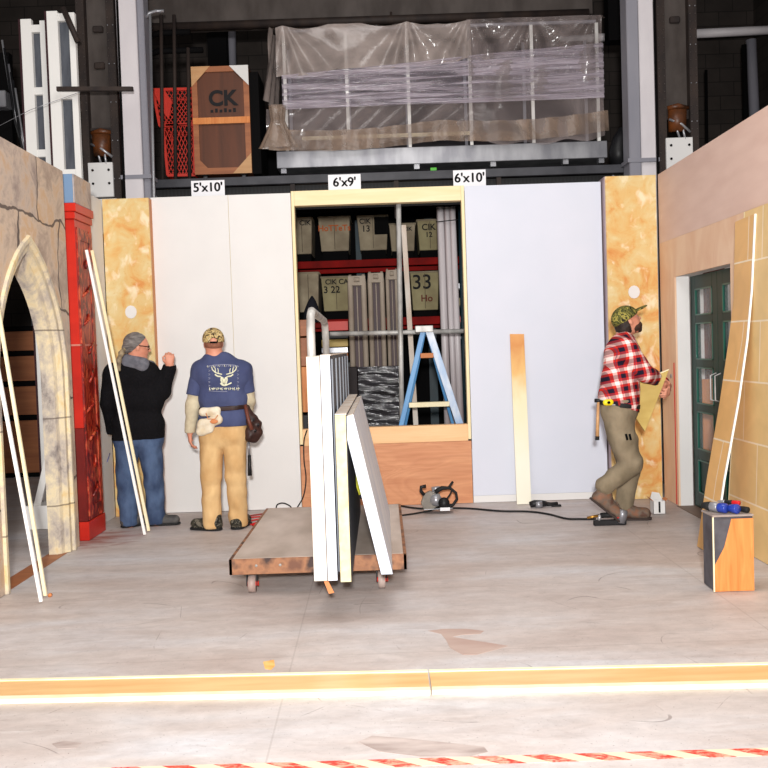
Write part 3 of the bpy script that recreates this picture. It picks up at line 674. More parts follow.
for x,y in ((cx0+.13,cy0+.08),(cx1-.16,cy0+.08),(cx0+.13,cy1-.15),(cx1-.16,cy1-.15)):
    f_=MB().box(x-.035,x+.035,y-.04,y+.04,DZ-.112,DZ-.1,BLACKM).box(x-.035,x-.029,y-.025,y+.025,.05,DZ-.112,BLACKM).box(x+.029,x+.035,y-.025,y+.025,.05,DZ-.112,BLACKM).build('caster_fork',t,0,c)
    w=MB().tube([(x-.022,y,.058),(x+.022,y,.058)],.056,WHEELM,20).tube([(x-.036,y,.058),(x+.04,y,.058)],.016,REDMESH,10).build('wheel',t,0,c); w.parent=f_
px_=-.455
loop=[(px_,5.92,DZ)]+[(px_,5.92,DZ+k*.3) for k in range(1,5)]+[(px_,5.93,1.66),(px_,5.97,1.74),(px_,6.06,1.775),(px_,6.6,1.765),(px_,7.3,1.75),(px_,7.42,1.72),(px_,7.47,1.64),(px_,7.48,1.3),(px_,7.48,DZ)]
MB().tube(loop,.027,SILVER,12).build('pipe_loop',t,0,c)
# panels on the cart
def panel(x0,x1,y0,y1,zt,M,label,sideM=None,topM=None,ribs=0,lean=0,name='stacked_flat'):
    t=thing(name,((x0+x1)/2,y0,DZ+.001),label,'panel'); c=Vector(t.location)
    h=zt-DZ
    sh=lambda x,z:x+lean*(z-DZ)
    z0=DZ+.001
    vs=[(sh(x,z),y,z) for x in (x0,x1) for y in (y0,y1) for z in (z0,zt)]
    mb=MB(); mb.add(vs,[(0,1,3,2),(4,6,7,5),(2,3,7,6),(0,2,6,4),(1,5,7,3)],sideM or M); mb.build('core',t,0,c)
    e=MB(); e.add([(sh(x0,z0),y0-.002,z0-.0005),(sh(x1,z0),y0-.002,z0-.0005),(sh(x1,zt),y0-.002,zt+.0),(sh(x0,zt),y0-.002,zt+.0),(sh(x0,z0),y0+.03,z0-.0005),(sh(x1,z0),y0+.03,z0-.0005),(sh(x1,zt),y0+.03,zt+.002),(sh(x0,zt),y0+.03,zt+.002)],[(0,1,2,3),(4,7,6,5),(0,4,5,1),(1,5,6,2),(2,6,7,3),(3,7,4,0)],M); e.build('end_face',t,0,c)
    if topM: 
        MB().box(sh(x0,zt)-.002,sh(x1,zt)+.003,y0+.03,y1,zt+.0005,zt+.006,topM).build('top_edge',t,0,c)
    if ribs:
        for k in range(ribs):
            y=y0+.12+(y1-y0-.2)*k/(ribs-1); MB().box(sh(x1,z0)+.0005,sh(x1,z0)+.008,y,y+.05,z0+.02,zt-.02,mat('grey_rib',(120,124,132),rough=.6)).build('rib',t,0,c)
    return t
P1Y=5.14
p1=panel(-.425,-.352,P1Y,7.6,1.485,OFFW,'off-white panel at left of the cart stack, edge towards us',OFFW)
panel(-.348,-.295,P1Y,7.62,1.487,OFFW2,'cold white panel with ribbed grey back, second from left in cart stack',GREYF,OFFW,6,lean=0)
panel(-.275,-.217,5.1,7.32,1.158,FOAMY,'yellow foam-edged panel, lower and right of the tall white pair',GREYF,OFFW)
MB().slab([(-.37,P1Y-.012,.235),(-.345,P1Y-.012,.235),(-.315,P1Y-.012,.17),(-.345,P1Y-.012,.165)],.006,COPPER,Vector((0,-1,0))).build('torn_strip',p1,0,p1.location)['label']='torn orange veneer strip'
# leaning white panel
def dp(px,py,Y): return at(px,py,Y)
fb0=at(381.5,571,5.38); fb1=at(392.5,571,5.38); ft0=at(343,417,5.38); ft1=at(352,409,5.38); 
B0=Vector((fb0.x,0,DZ+.001)); B1=Vector((fb1.x,0,DZ+.001)); T0=Vector((ft0.x,0,1.13)); T1=Vector((ft0.x+.065,0,1.15))
t=thing('stacked_flat',(fb0.x,5.38,DZ+.001),'white panel slanting against the cart stack, rightmost of the load','panel')
mb=MB(); q=[B0,B1,T1,T0]; vs=[Vector((p.x,5.24,p.z)) for p in q]+[Vector((p.x,7.25,p.z)) for p in q]
mb.add(vs,[(0,1,2,3),(4,7,6,5),(0,4,5,1),(1,5,6,2),(3,0,4,7)],OFFW2); mb.build('core',t,0,t.location)
mb=MB(); vs=[Vector((p.x,5.24,p.z+.0005)) for p in (T0,T1)]+[Vector((p.x,7.25,p.z+.0005)) for p in (T1,T0)]; mb.slab(vs,.004,OFFW,Vector((0,0,1))); mb.build('top_edge',t,0,t.location)
# yellow level
a=at(351,462,6.5); b=at(361,494,6.5); t=thing('spirit_level',b,'yellow spirit level slotted between the cart panels','level')
MB().bar(a,b,.03,.05,YELG).build('level_body',t,.002,b); e=b+(b-a).normalized()*.03; MB().bar(b+(b-a).normalized()*.001,e,.032,.052,RUBBER).build('end_cap',t,0,b)
# ------------------------------------------------------------------ circular saw
S0=Vector((.49,8.45,0)); t=thing('circular_saw',S0,'black and grey circular saw on the floor below the opening','circular saw'); c=S0
def sq(px,py,dy=0): return at(px,py,8.45+dy)
mb=MB(); base=[sq(421,503),sq(424,494),sq(430,491),sq(440,494),sq(441,505),sq(434,510),sq(424,510)]
mb.slab(base,.05,mat('cast_grey',(128,120,110),(98,92,86),rough=.45,scale=(12,12,12),metal=.3),Vector((0,1,0))); mb.build('blade_guard',t,.003,c)
mb=MB(); mb.tube([sq(424,495,-.005),sq(421,491,-.01),sq(421,487,-.01),sq(426,486,-.01)],.016,BLACKM,8); mb.build('front_knob',t,0,c)
MB().tube([sq(432,490,.02),sq(440,488,.02)],[.03,.02],GALV,10).tube([sq(436,500,-.06),sq(436,500,.08)],.055,GALV,16).build('blade_arbor',t,0,c)
MB().tube([sq(444,503,-.08),sq(444,503,.09)],.052,BLACKM,16).build('motor_housing',t,.0,c)
MB().tube([sq(435,492,.0),sq(442,488),sq(450,488),sq(456,493),sq(457,499),sq(453,505),sq(446,507)],[.024,.02,.014,.013,.013,.015,.022],RUBBER,10).build('rear_handle',t,0,c)
MB().tube([sq(448,489),sq(450.5,485),sq(453,481.5)],[.014,.012,.011],RUBBER,8).build('cord_guard',t,0,c)
MB().box(S0.x-.02,S0.x+.07,8.36,8.368,.03,.06,SIGNW).build('name_plate',t,.001,c) 
MB().slab([sq(424,510,-.08),sq(453,508.5,-.08),sq(453,508.5,.1),sq(424,510,.1)],.006,GALV,Vector((0,0,1))).build('sole_plate',t,0,c)
def cord(name,pts,r,M,label,Y=None):
    P=[]
    for q in pts:
        if len(q)==2: v=fl(q[0],q[1],r+.001)
        else: v=at(q[0],q[1],q[2])
        P.append(v)
    # smooth
    out=[]
    n=len(P)
    for i in range(n-1):
        p0=P[max(i-1,0)];p1=P[i];p2=P[i+1];p3=P[min(i+2,n-1)]
        for k in range(6):
            u=k/6; out.append(.5*((2*p1)+(-p0+p2)*u+(2*p0-5*p1+4*p2-p3)*u*u+(-p0+3*p1-3*p2+p3)*u**3))
    out.append(P[-1])
    for v in out: v.z=max(v.z,r+.0008)
    return tag(MB().tube(out,r,M,6).build(name,None,0,P[0]),label,'cord')
cord('power_cord',[(388,503),(402,506),(420,508.5),(445,508),(470,508.5),(500,511),(528,511.5),(548,514),(566,518.5),(580,519),(596,519)],.009,RUBBER,'long black cord running along the floor from saw to nail gun')
cord('power_cord',[(400,515.5),(412,514),(428,511.5),(441,505,8.40),(449,496,8.38),(452,490,8.38)],.008,RUBBER,'black lead curling up to the circular saw handle')
cord('extension_cord',[(232,519),(255,515),(275,512.5),(293,511),(306,509.5)],.007,mat('dusky_red_cord',(150,60,54),rough=.6),'dusky red extension cord along the wall foot behind the cart')
cord('extension_cord',[(246,518),(262,516.5),(267,517.5),(250,521),(243,524),(256,524.5)],.007,mat('bright_red_cord',(190,44,40),rough=.6),'bright red extension cord by the boots of the man in blue')
cord('power_cord',[(276,511.5),(277,505,8.8),(283,503,8.8),(290,506,8.8),(294,511),(300,503,8.82),(304,494,8.82),(306,478,8.82),(304,460,8.82),(304,441,8.84),(307,430,8.86)],.006,RUBBER,'thin black cord looping on the floor and up the plywood')
cord('power_cord',[(267,514),(280,513),(294,512.5),(302,511)],.006,RUBBER,'short black cord lying parallel to the wall behind the cart')
a=fl(252,524.5,.02); t=thing('cord_plug',a,'red and black plug on the floor by the right boot of man in blue','plug')
MB().tube([a,a+Vector((.03,0,0)),a+Vector((.06,0,0))],[.012,.02,.02],REDT,8).build('plug_body',t,0,a); MB().tube([a+Vector((.061,0,0)),a+Vector((.1,0,0))],.02,RUBBER,8).build('socket',t,0,a)
# impact driver on floor
a=fl(530,508); t=thing('air_stapler',a,'black air stapler on the floor beside the leaning plank','stapler'); z=.03
MB().tube([a+Vector((.0,0,z)),a+Vector((.04,0,z+.01)),a+Vector((.12,.01,z+.005)),a+Vector((.16,.01,z))],[.028,.034,.032,.022],BLACKM,10).build('body',t,0,a)
MB().tube([a+Vector((.05,-.01,z)),a+Vector((.11,-.01,z))],.034,GALV,10).build('sleeve',t,0,a)
MB().tube([a+Vector((.14,.01,z)),a+Vector((.2,.02,z-.005)),a+Vector((.26,.03,z-.005))],[.022,.018,.02],RUBBER,8).build('grip',t,0,a)
MB().box(a.x+.2,a.x+.29,a.y+.0,a.y+.04,.003,.02,RUBBER).build('magazine',t,.002,a)
# nail gun
a=fl(594,526.5); t=thing('nail_gun',a,'black nail gun on the floor by the boots of man in plaid','nail gun')
MB().box(a.x+.0,a.x+.27,a.y+.0,a.y+.035,.004,.05,BLACKM).build('magazine',t,.006,a)
MB().tube([a+Vector((.06,.02,.085)),a+Vector((.15,.02,.088)),a+Vector((.24,.02,.08))],[.022,.024,.02],RUBBER,10).build('grip',t,0,a)
MB().tube([a+Vector((.225,.02,.02)),a+Vector((.24,.02,.09)),a+Vector((.25,.02,.125))],[.034,.042,.036],GALV,12).build('cylinder_head',t,0,a)
MB().tube([a+Vector((.2,.0,.06)),a+Vector((.2,.03,.1))],.012,REDT,8).build('trigger',t,0,a)
MB().tube([a+Vector((.045,.02,.04)),a+Vector((.055,.02,.09))],.018,GALV,8).build('rear_strut',t,0,a)
MB().tube([a+Vector((-.05,.02,.07)),a+Vector((.05,.02,.085))],[.01,.013],mat('brass',(176,130,60),rough=.3,metal=.8),8).build('air_fitting',t,0,a)
# ------------------------------------------------------------------ storage seen through the opening
def rackbeam(y,px0,px1,Y,h,label):
    a=at(px0,y,Y); b=at(px1,y,Y); z=at(380,y,Y).z
    t=thing('rack_beam',(0,Y,z),label,'rack beam','red pallet rack beams behind the opening'); c=Vector((0,Y,z))
    MB().box(-1.6,1.5,Y,Y+.05,z-h,z,REDBEAM).build('upper_flange',t,.003,c)
    MB().box(-1.6,1.5,Y+.4,Y+.45,z-h-.04,z-.06,REDBEAM).build('lower_flange',t,.003,c)
    MB().box(-1.6,1.5,Y+.05,Y+.4,z-h*.5-.03,z-h*.5,BLACK).box(-1.6,1.5,Y+.45,Y+1.0,z-h*.5-.03,z-h*.5,BLACK).build('shelf_deck',t,0,c)
    return z
Z1=rackbeam(259,295,470,11.9,.09,'upper red rack beam under the row of canvas bins')
Z2=rackbeam(318,295,470,11.9,.1,'lower red rack beam behind the pilaster mouldings')
for k,x in enumerate((-1.25,-.32,.62)):
    t=MB().box(x,x+.11,12.6,12.7,.004,3.25,TEAL).build('rack_upright',None,0,(x,12.1,0)); tag(t,['dark teal rack upright left of the orange lettered bin','dark teal rack upright between the two middle bins','dark teal rack upright behind the silver pipes'][k],'rack upright','teal rack uprights')
tag(MB().box(-1.7,1.6,12.9,12.95,.004,4.3,BLACK).build('rack_back_sheet',None,0,(0,12.9,0)),'black backing sheet behind the racks of canvas bins','backing sheet')
tag(MB().box(-1.6,1.5,11.9,12.85,3.27,3.33,BLACK).build('dark_shelf',None,0,(0,12,3.27)),'black shelf underside at the top of the opening','shelf')
def bin_(px0,px1,py0,py1,M,label,txt,Y=11.95,shelf=None):
    a=at(px0,py0,Y); b=at(px1,py1,Y); z1=at((px0+px1)/2,py0,Y).z; zb=(shelf if shelf else at((px0+px1)/2,py1,Y).z)+.002
    z0=at((px0+px1)/2,py1,Y).z
    t=thing('canvas_bin',((a.x+b.x)/2,Y+.3,zb),label,'laundry bin','canvas bins on the storage racks'); c=Vector(t.location); w=(b.x-a.x)/2; xc=(a.x+b.x)/2
    k=.86
    if z0<=zb+.0: z0=zb+.03
    lo=[(xc-w*k,Y),(xc+w*k,Y),(xc+w*k,Y+.6),(xc-w*k,Y+.6)]; hi=[(xc-w,Y-.02),(xc+w,Y-.02),(xc+w,Y+.64),(xc-w,Y+.64)]
    mb=MB(); vs=[(x,y,z0) for x,y in lo]+[(x,y,z1) for x,y in hi]
    mb.add(vs,[(0,1,2,3),(7,6,5,4),(0,4,5,1),(1,5,6,2),(2,6,7,3),(3,7,4,0)],M); mb.build('canvas_body',t,.006,c)
    MB().box(xc-.003,xc+.003,Y-.028,Y-.012,z0+.02,z1-.02,mat('seam_brown',(96,84,66),rough=.9)).build('seam',t,0,c)
    MB().tube([(xc-w,Y-.02,z1),(xc+w,Y-.02,z1),(xc+w,Y+.64,z1),(xc-w,Y+.64,z1)],.012,CANVAS,6,closed=True).build('rim',t,0,c)
    MB().box(xc-w*.8,xc+w*.8,Y+.05,Y+.55,zb,z0-.001,BLACK).build('skid_base',t,0,c)
    zz=z0
    for s,sz,M2,u,v in txt:
        text(s,sz,M2,t,(xc+u*w,Y-.0265,z0+(z1-z0)*v),sx=1.0,bold=.002)
    return t
bin_(291,313,218,254,CANVAS,'canvas bin at far left of the upper row, partly behind the timber stile',[('CIK',.09,INK,.35,.85)],shelf=Z1)
bin_(318,351,217,251,CANVAS,'canvas bin with orange scrawled lettering in the upper row',[('HoTTeTs',.105,ORINK,0,.66)],shelf=Z1)
t=bin_(357,389,216,250,CANVAS,'canvas bin with a black square in its corner, middle of upper row',[('CIK',.09,INK,-.5,.84),('13',.11,INK,-.45,.62)],shelf=Z1)
a=at(374,217,11.9); b=at(389,234,11.9); MB().box(a.x,b.x,11.895,11.91,b.z,a.z,BLACK).build('black_patch',t,0,t.location)
bin_(389,416,224,251,CANVAS,'canvas bin behind the leaning white batten in the upper row',[('CIK',.07,INK,.4,.8)],shelf=Z1)
bin_(417,443,220,250,CANVASY,'yellowed canvas bin beside the silver pipes in the upper row',[('CIK',.11,INK,-.1,.75),('12',.09,INK,-.1,.5)],shelf=Z1)
bin_(297,320,273,312,CANVAS,'plain canvas bin at left of the lower row beside the stile',[],shelf=Z2)
bin_(321,352,277,311,CANVASY,'canvas bin numbered 22 in the lower row',[('CIK',.09,INK,-.35,.85),('3 22',.12,INK,-.3,.62),('CA',.09,INK,.5,.85)],shelf=Z2)
bin_(410,440,272,310,CANVASY,'canvas bin numbered 33 behind the ladder',[('33',.26,INK,-.2,.72),('Ho',.12,mat('red_ink',(110,50,40),rough=.8),.1,.3)],shelf=Z2)
# plaster pilasters
for k,(pa,pb,lab) in enumerate(((347,366,'cream plaster pilaster with dark maroon centre, leftmost of the three'),(367,384,'cream plaster pilaster with dark maroon centre, middle of the three'),(385,398,'cream plaster pilaster with maroon centre, rightmost behind the pole'))):
    Y=11.1; a=at(pa,275-k*3,Y); b=at(pb,275-k*3,Y); t=thing('plaster_pilaster',((a.x+b.x)/2,Y,0),lab,'pilaster','plaster pilasters stored behind the opening'); c=Vector(t.location)
    w=b.x-a.x; z=a.z
    for x in (a.x,b.x-w*.3): MB().tube([(x+w*.15,Y,.004),(x+w*.15,Y,z-.1),(x+w*.15,Y,z)],[w*.15,w*.15,w*.08],PLASTERC,10).build('fluted_edge',t,0,c)
    MB().box(a.x+w*.3,b.x-w*.3,Y+.02,Y+.06,.004,z-.12,MAROON).build('maroon_panel',t,0,c)
    MB().box(a.x+w*.47,a.x+w*.52,Y+.01,Y+.019,.004,z-.14,PLASTERC).build('centre_rib',t,0,c)
    MB().box(a.x+.01,b.x-.01,Y-.03,Y+.06,z-.13,z-.015,PLASTERC).tube([(a.x+w*.35,Y-.03,z-.06),(b.x-w*.35,Y-.03,z-.06)],.03,PLASTERC,8).build('capital',t,.004,c)
# goods on low shelf at left of the opening
zsh=[(322,330,REDMESH,'red crate edge'),(332,338,BLACKM,''),(340,346,KHAKI,''),(348,352,GALV,''),(354,360,COPPER,'')]
names=['flat red case stored behind the pipe loop, topmost of the pile','flat black case under the red case in the pile','flat ochre case in the pile behind the pipe loop','flat grey case below the ochre case in the pile','flat orange case at the foot of the pile behind the loop']
tz=0
for k,(y0,y1,M,_) in enumerate(zsh):
    a=at(322,y0,11.4); b=at(322,y1+1.5,11.4); tag(MB().box(a.x,a.x+.32,11.3,11.7,b.z+.003,a.z,M).build('flat_case',None,.003,(a.x,11.4,b.z)),names[k],'case','flat cases piled behind the opening')
a=at(322,363,11.4); tag(MB().box(a.x-.02,a.x+.35,11.28,11.72,.004,a.z+.0,BLACKM).build('low_cabinet',None,.004,(a.x,11.4,0)),'low black cabinet under the pile of flat cases','cabinet')
for k,(y0,y1) in enumerate(((320,336),(338,366),(367,412))):
    a=at(299,y0,9.6); b=at(308,y1,9.6); tag(MB().box(a.x,b.x+.02,9.58,9.68,b.z,a.z,BROWNW if k<2 else OAK).build('timber_offcut',None,.003,(a.x,9.6,b.z)),['orange timber offcut beside the left stile, topmost','orange timber offcut beside the left stile, middle one','orange timber offcut beside the left stile, lowest'][k],'timber','timber offcuts stacked at the left stile')
a=at(303,415,9.6); tag(MB().box(a.x-.06,a.x+.1,9.56,9.7,.004,a.z,BLACKM).build('crate_stand',None,.003,(a.x,9.6,0)),'dark stand under the orange timber offcuts left of opening','stand')
t=thing('dark_hood_cover',at(312,320,11.5),'dark pointed cloth cover behind the pipe loop','cover'); a=at(312,296,11.5); b=at(312,322,11.5)
MB().tube([b,b.lerp(a,.4),b.lerp(a,.8),a],[.11,.1,.05,.01],MAROON if False else mat('midnight_cloth',(24,24,34),rough=.9),12).build('cloth',t,0,t.location)
# film-wrapped pallet
t=thing('wrapped_pallet',(-.1,10.6,0),'load wrapped in shiny black stretch film behind the opening','pallet load'); c=Vector(t.location)
a=at(358,367,10.6); b=at(401,365,10.6)
def fw(u,v):
    x=a.x+(b.x-a.x)*u; return (x,10.55+.012*math.sin(v*70+u*3)+.01*math.sin(u*9+v*31),.12+v*(a.z-.12))
mb=MB().grid(fw,30,60,SHINYB); mb.box(a.x+.01,b.x-.01,10.58,11.0,.12,a.z-.005,SHINYB); mb.build('film_wrap',t,0,c)
MB().box(a.x,b.x,10.56,11.05,.004,.11,BROWNW).build('pallet_base',t,.003,c)
a=at(326,368,10.7); b=at(357,368,10.7); tag(MB().box(a.x,b.x,10.7,11.0,.004,a.z,mat('dark_carton',(44,34,34),(30,24,26),rough=.7,scale=(4,4,4))).build('dark_carton',None,.004,(a.x,10.8,0)),'dark carton behind the pipe loop, left of the film-wrapped load','carton')
# scaffold pipes, batten, silver pipe bundle
def pole(name,pa,pb,Y,r,M,label,cat,zb=None,n=12,grp=None):
    a=at(*pa,Y); b=at(*pb,Y)
    if zb is not None: b=Vector((b.x+(b.x-a.x)*(b.z-zb)/max(a.z-b.z,.01),Y,zb))
    return tag(MB().tube([a,b],r,M,n).build(name,None,0,b),label,cat,grp)
pole('scaffold_pipe',(398.5,203),(402,425),9.75,.026,SILVER,'worn vertical scaffold pipe standing behind the opening','pipe',.004)
pole('scaffold_pipe',(330,334),(466,331),9.82,.024,SILVER,'horizontal scaffold pipe crossing the opening behind the ladder','pipe')
a=at(403.5,225,10.3); b=Vector((at(409.5,425,10.3).x+.09,10.3,.004))
tag(MB().bar(a,b,.055,.03,OFFW).build('timber_batten',None,.002,b),'long white batten leaning behind the blue ladder','batten')
for k,(p0,p1,r,lab) in enumerate(((440,441.5,.042,'leftmost silver tube of the bundle right of the ladder'),(446.5,448.5,.034,'middle silver tube of the bundle right of the ladder'),(452,454,.038,'rightmost silver tube of the bundle right of the ladder'))):
    pole('silver_tube',(p0,207),(p1+3,330),10.5+.02*k,r,ALU,lab,'tube',.004,12,'silver tubes bundled upright')
tag(MB().tube([at(436,222,10.45),at(458,219.5,10.45)],.005,BLACKM,6).build('tie_wire',None,0,at(436,222,10.26)),'thin wire tied around the silver tubes','wire')
pole('steel_conduit',(460,207),(465,420),10.6,.024,TEAL,'dark steel conduit right of the silver tubes','conduit',.004)
a=at(460,232,10.9); b=at(466,275,10.9); tag(MB().box(a.x,a.x+.14,10.95,11.0,.004,a.z+.05,BROWNWZ).build('brown_board',None,.002,(a.x,10.9,0)),'red-brown panel end at the right edge of opening','panel')
t=thing('tool_shelving',(.9,10.7,0),'dark shelving crammed with small parts at right edge of opening','shelving'); c=Vector(t.location)
for k in range(11):
    z=2.15-k*.19; MB().box(.78,1.1,10.6,10.9,z,z+.015,BLACKM).build('shelf',t,0,c)
    M=[GALV,CANVASY,REDT,GALV,BLACKM,COPPER,CANVAS,GALV,SILVER,SILVER,SILVER][k]
    MB().box(.8,.9+.02*(k%3),10.62,10.72,z+.016,z+.08+.02*(k%2),M).build('parts_box',t,.004,c)
MB().box(.77,.78,10.6,10.9,.004,2.3,BLACKM).build('side_panel',t,0,c)
# blue step ladder
Y=9.62; t=thing('step_ladder',(at(431,330,Y).x,Y,0),'blue fibreglass step ladder standing behind the opening','ladder'); c=Vector(t.location)
tl=at(423,331,Y); bl2=at(401.5,424,Y); tr2=at(429,331,Y); br2=at(459,422,Y)
def ext(a,b,z=.01): 
    d=(b-a); return a+d*((z-a.z)/d.z)
MB().bar(tl,ext(tl,bl2),.05,.035,BLUEF).build('rail',t,.003,c); o=MB().bar(tr2,ext(tr2,br2),.075,.035,BLUEL).build('rail',t,.003,c); o['label']='pale blue labelled rail'
MB().bar(tl+Vector((.02,.45*.1,0)),ext(tl,bl2)+Vector((.08,.5,0)),.03,.03,BLUEF).build('rear_rail',t,.003,c); MB().bar(tr2+Vector((-.02,.045,0)),ext(tr2,br2)+Vector((-.08,.5,0)),.03,.03,BLUEF).build('rear_rail',t,.003,c)
a=at(415,326,Y); b=at(433,332,Y); MB().box(a.x,b.x,Y-.06,Y+.08,b.z,a.z,SILVER).build('top_cap',t,.006,c)
for py in (353,402,455):
    f_=lambda A,B,z: (A+(B-A)*((z-A.z)/(B.z-A.z))).x
    z=at(430,py,Y).z; x0=f_(tl,bl2,z)+.025; x1=f_(tr2,br2,z)-.03
    MB().box(x0,x1,Y-.03,Y+.05,z-.05,z,CREAMW if py>360 else COPPER).build('step',t,.003,c)
# ------------------------------------------------------------------ storage deck above the flats
t=thing('storage_deck',(0,10.2,3.3),'dark steel storage deck running above the scenery flats','deck'); c=Vector(t.location)
ZD=at(384,172,10.2).z
MB().box(-2.62,2.72,10.2,10.26,ZD-.09,ZD,mat('dark_grey_beam',(70,70,76),(48,48,54),rough=.5,scale=(4,4,4))).build('front_beam',t,.004,c)
MB().box(-2.62,2.72,10.262,12.6,ZD-.06,ZD-.02,BLACKM).build('deck_plate',t,0,c)
GRILL=G('black_grille',rough=.6); s=GRILL.sep(GRILL.pt()); k=GRILL.math('GREATER_THAN',GRILL.math('PINGPONG',s[0],.02),.01); GM=GRILL.done(GRILL.mix(k,(8,8,9),(22,22,25)))
MB().box(-2.6,2.7,10.3,10.32,ZD-.36,ZD-.095,GM).build('hanging_grille',t,0,c)
for x in (-.95,.18,1.3): MB().box(x,x+.05,10.22,10.29,ZD-.5,ZD-.092,RUST).build('hanger',t,0,c)
MB().bar((-2.5,10.26,ZD-.12),(-2.2,10.26,ZD-.45),.05,.02,GALV).build('corner_brace',t,0,c); MB().bar((2.6,10.26,ZD-.12),(2.3,10.26,ZD-.45),.05,.02,GALV).build('corner_brace',t,0,c)
# top beam
tag(MB().box(-2.62,2.55,10.9,11.1,5.3,5.62,RUSTG).tube([(-2.6,10.88,5.3),(2.5,10.88,5.3)],.05,RUST,8).build('overhead_beam',None,0,(0,11,5.3)),'rusty overhead beam across the top of the storage bay','beam')
tag(MB().box(-.01,.01,10.95,10.97,5.05,5.3,RUST).build('beam_hook',None,0,(0,10.9,5.1)) if False else MB().tube([at(391,12,10.88),at(391,22,10.88)],.012,RUST,6).build('beam_hook',None,0,at(391,12,10.88)),'small dark hook hanging from the overhead beam','hook')
# columns
def boxcol(px0,px1,Y,lab,side):
    a=at(px0,90,Y).x; b=at(px1,90,Y).x; t=thing('riveted_column',((a+b)/2,Y,0),lab,'column','rusty riveted box columns'); c=Vector(t.location)
    fw_=.085
    MB().box(a,a+fw_,Y,Y+.3,.004,6.9,RUST).build('left_flange',t,0,c); MB().box(b-fw_,b,Y,Y+.3,.004,6.9,RUST).build('right_flange',t,0,c)
    MB().box(a+fw_,b-fw_,Y+.1,Y+.12,3.95,6.9,RUSTG).build('web_plate',t,0,c)
    MB().box(a+fw_,b-fw_,Y+.06,Y+.1,3.84,3.95,RUST).build('batten_plate',t,0,c)
    mb=MB()
    for k in range(46):
        z=3.0+k*.08
        for x in (a+.015,a+fw_-.015,b-fw_+.015,b-.015): mb.tube([(x,Y-.006,z),(x,Y,z)],[.005,.008],GALV if (k%5==0 and x>a+.1) else RUSTG,6)
    mb.build('rivets',t,0,c)['kind']='stuff'
    z0=at((px0+px1)/2,165 if side=='L' else 140,Y).z
    for k,zz in enumerate((z0-.12,z0-.5)):
        MB().box(a+fw_-.02-(k*.03),b-fw_+.01+k*.03,Y-.03,Y+.04,zz-.22,zz+.14,WHITE).build('white_bracket_plate',t,.004,c)
    mb=MB()
    for i in (0,1):
        for j in (0,1): 
            x=a+fw_+.03+i*(b-a-2*fw_-.06); mb.tube([(x,Y-.04,z0-.06-j*.14),(x,Y-.031,z0-.06-j*.14)],.014,BLACK,6)
    mb.build('bolt_heads',t,0,c)
    r=.1 if side=='L' else .09; xx=(a+b)/2
    MB().tube([(xx-.1,Y+.05,z0+.345),(xx,Y+.02,z0+.36),(xx+.12,Y+.05,z0+.345)],[.025,.03,.02],mat('orange_lamp_shell',(120,66,30),(60,36,22),rough=.4,scale=(5,5,5)),10).tube([(xx,Y+.06,z0+.1),(xx,Y+.04,z0+.32)],[.09,.1],MATS['orange_lamp_shell'],12).build('amber_fitting',t,0,c)
    MB().tube([(xx-.1,Y,z0+.22),(xx+.02,Y-.03,z0+.16),(xx+.12,Y,z0+.08)],.014,GALV,8).tube([(xx-.05,Y,z0+.2),(xx,Y-.02,z0+.02)],.012,GALV,8).tube([(xx+.03,Y,z0+.18),(xx+.06,Y-.02,z0+.0)],.012,GALV,8).build('pipe_clamps',t,0,c)
    # odd dark brackets up the web
    for z in ((5.0,4.62) if side=='L' else (4.9,)): MB().box(xx-.05,xx+.06,Y+.06,Y+.1,z-.05,z+.02,RUST).build('web_bracket',t,.01,c)
    return a,b
boxcol(79,117,9.9,'rusty riveted column at left, beside the white frames','L')
boxcol(658,698,9.9,'rusty riveted column at right, above the pink panel','R')
def wcol(px0,pxm,px1,Y,lab,L):
    a=at(px0,90,Y).x; m_=at(pxm,90,Y).x; b=at(px1,90,Y).x
    t=thing('pale_column',((a+b)/2,Y,0),lab,'column','pale painted steel columns'); c=Vector(t.location)
    A,B=(COLW,COLG) if L else (COLG,COLW)  # inner face of each column gets the greyer copy, its shade put into colour
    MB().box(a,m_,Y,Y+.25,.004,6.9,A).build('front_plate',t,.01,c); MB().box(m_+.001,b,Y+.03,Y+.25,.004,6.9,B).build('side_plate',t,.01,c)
    MB().box(a-.02,b+.02,Y-.012,Y+.26,ZD-.06,ZD-.02,COLG).build('band',t,0,c)
    return a,b
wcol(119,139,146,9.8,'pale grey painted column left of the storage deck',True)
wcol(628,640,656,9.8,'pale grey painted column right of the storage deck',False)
pole('steel_conduit',(150,14),(153.5,176),9.72,.014,GALV,'grey conduit running up beside the left pale column','conduit',.004)
pole('steel_conduit',(117,0),(124,180),9.7,.012,BLACK,'thin black conduit between rusty and pale left columns','conduit',.004)
pole('steel_conduit',(654,0),(658,180),9.7,.012,BLACK,'thin black conduit between pale and rusty right columns','conduit',.004)
tag(MB().tube([at(146,18,9.95),at(149,13,9.95),at(156,11,9.95),at(164,11,9.95)],.018,GALV,8).build('conduit_elbow',None,0,at(146,18,9.95)),'bent conduit elbow at the top of left pale column','conduit')
tag(MB().bar(at(57,89,9.4),at(133,89,9.4),.04,.04,RUST,Vector((0,1,0))).build('angle_bar',None,0,at(57,89,9.4)),'dark horizontal bar across the left rusty column','bar')
pole('roof_strut',(63,8),(78,42),9.45,.03,RUST,'dark slanting strut at top left by the rusty column','strut')
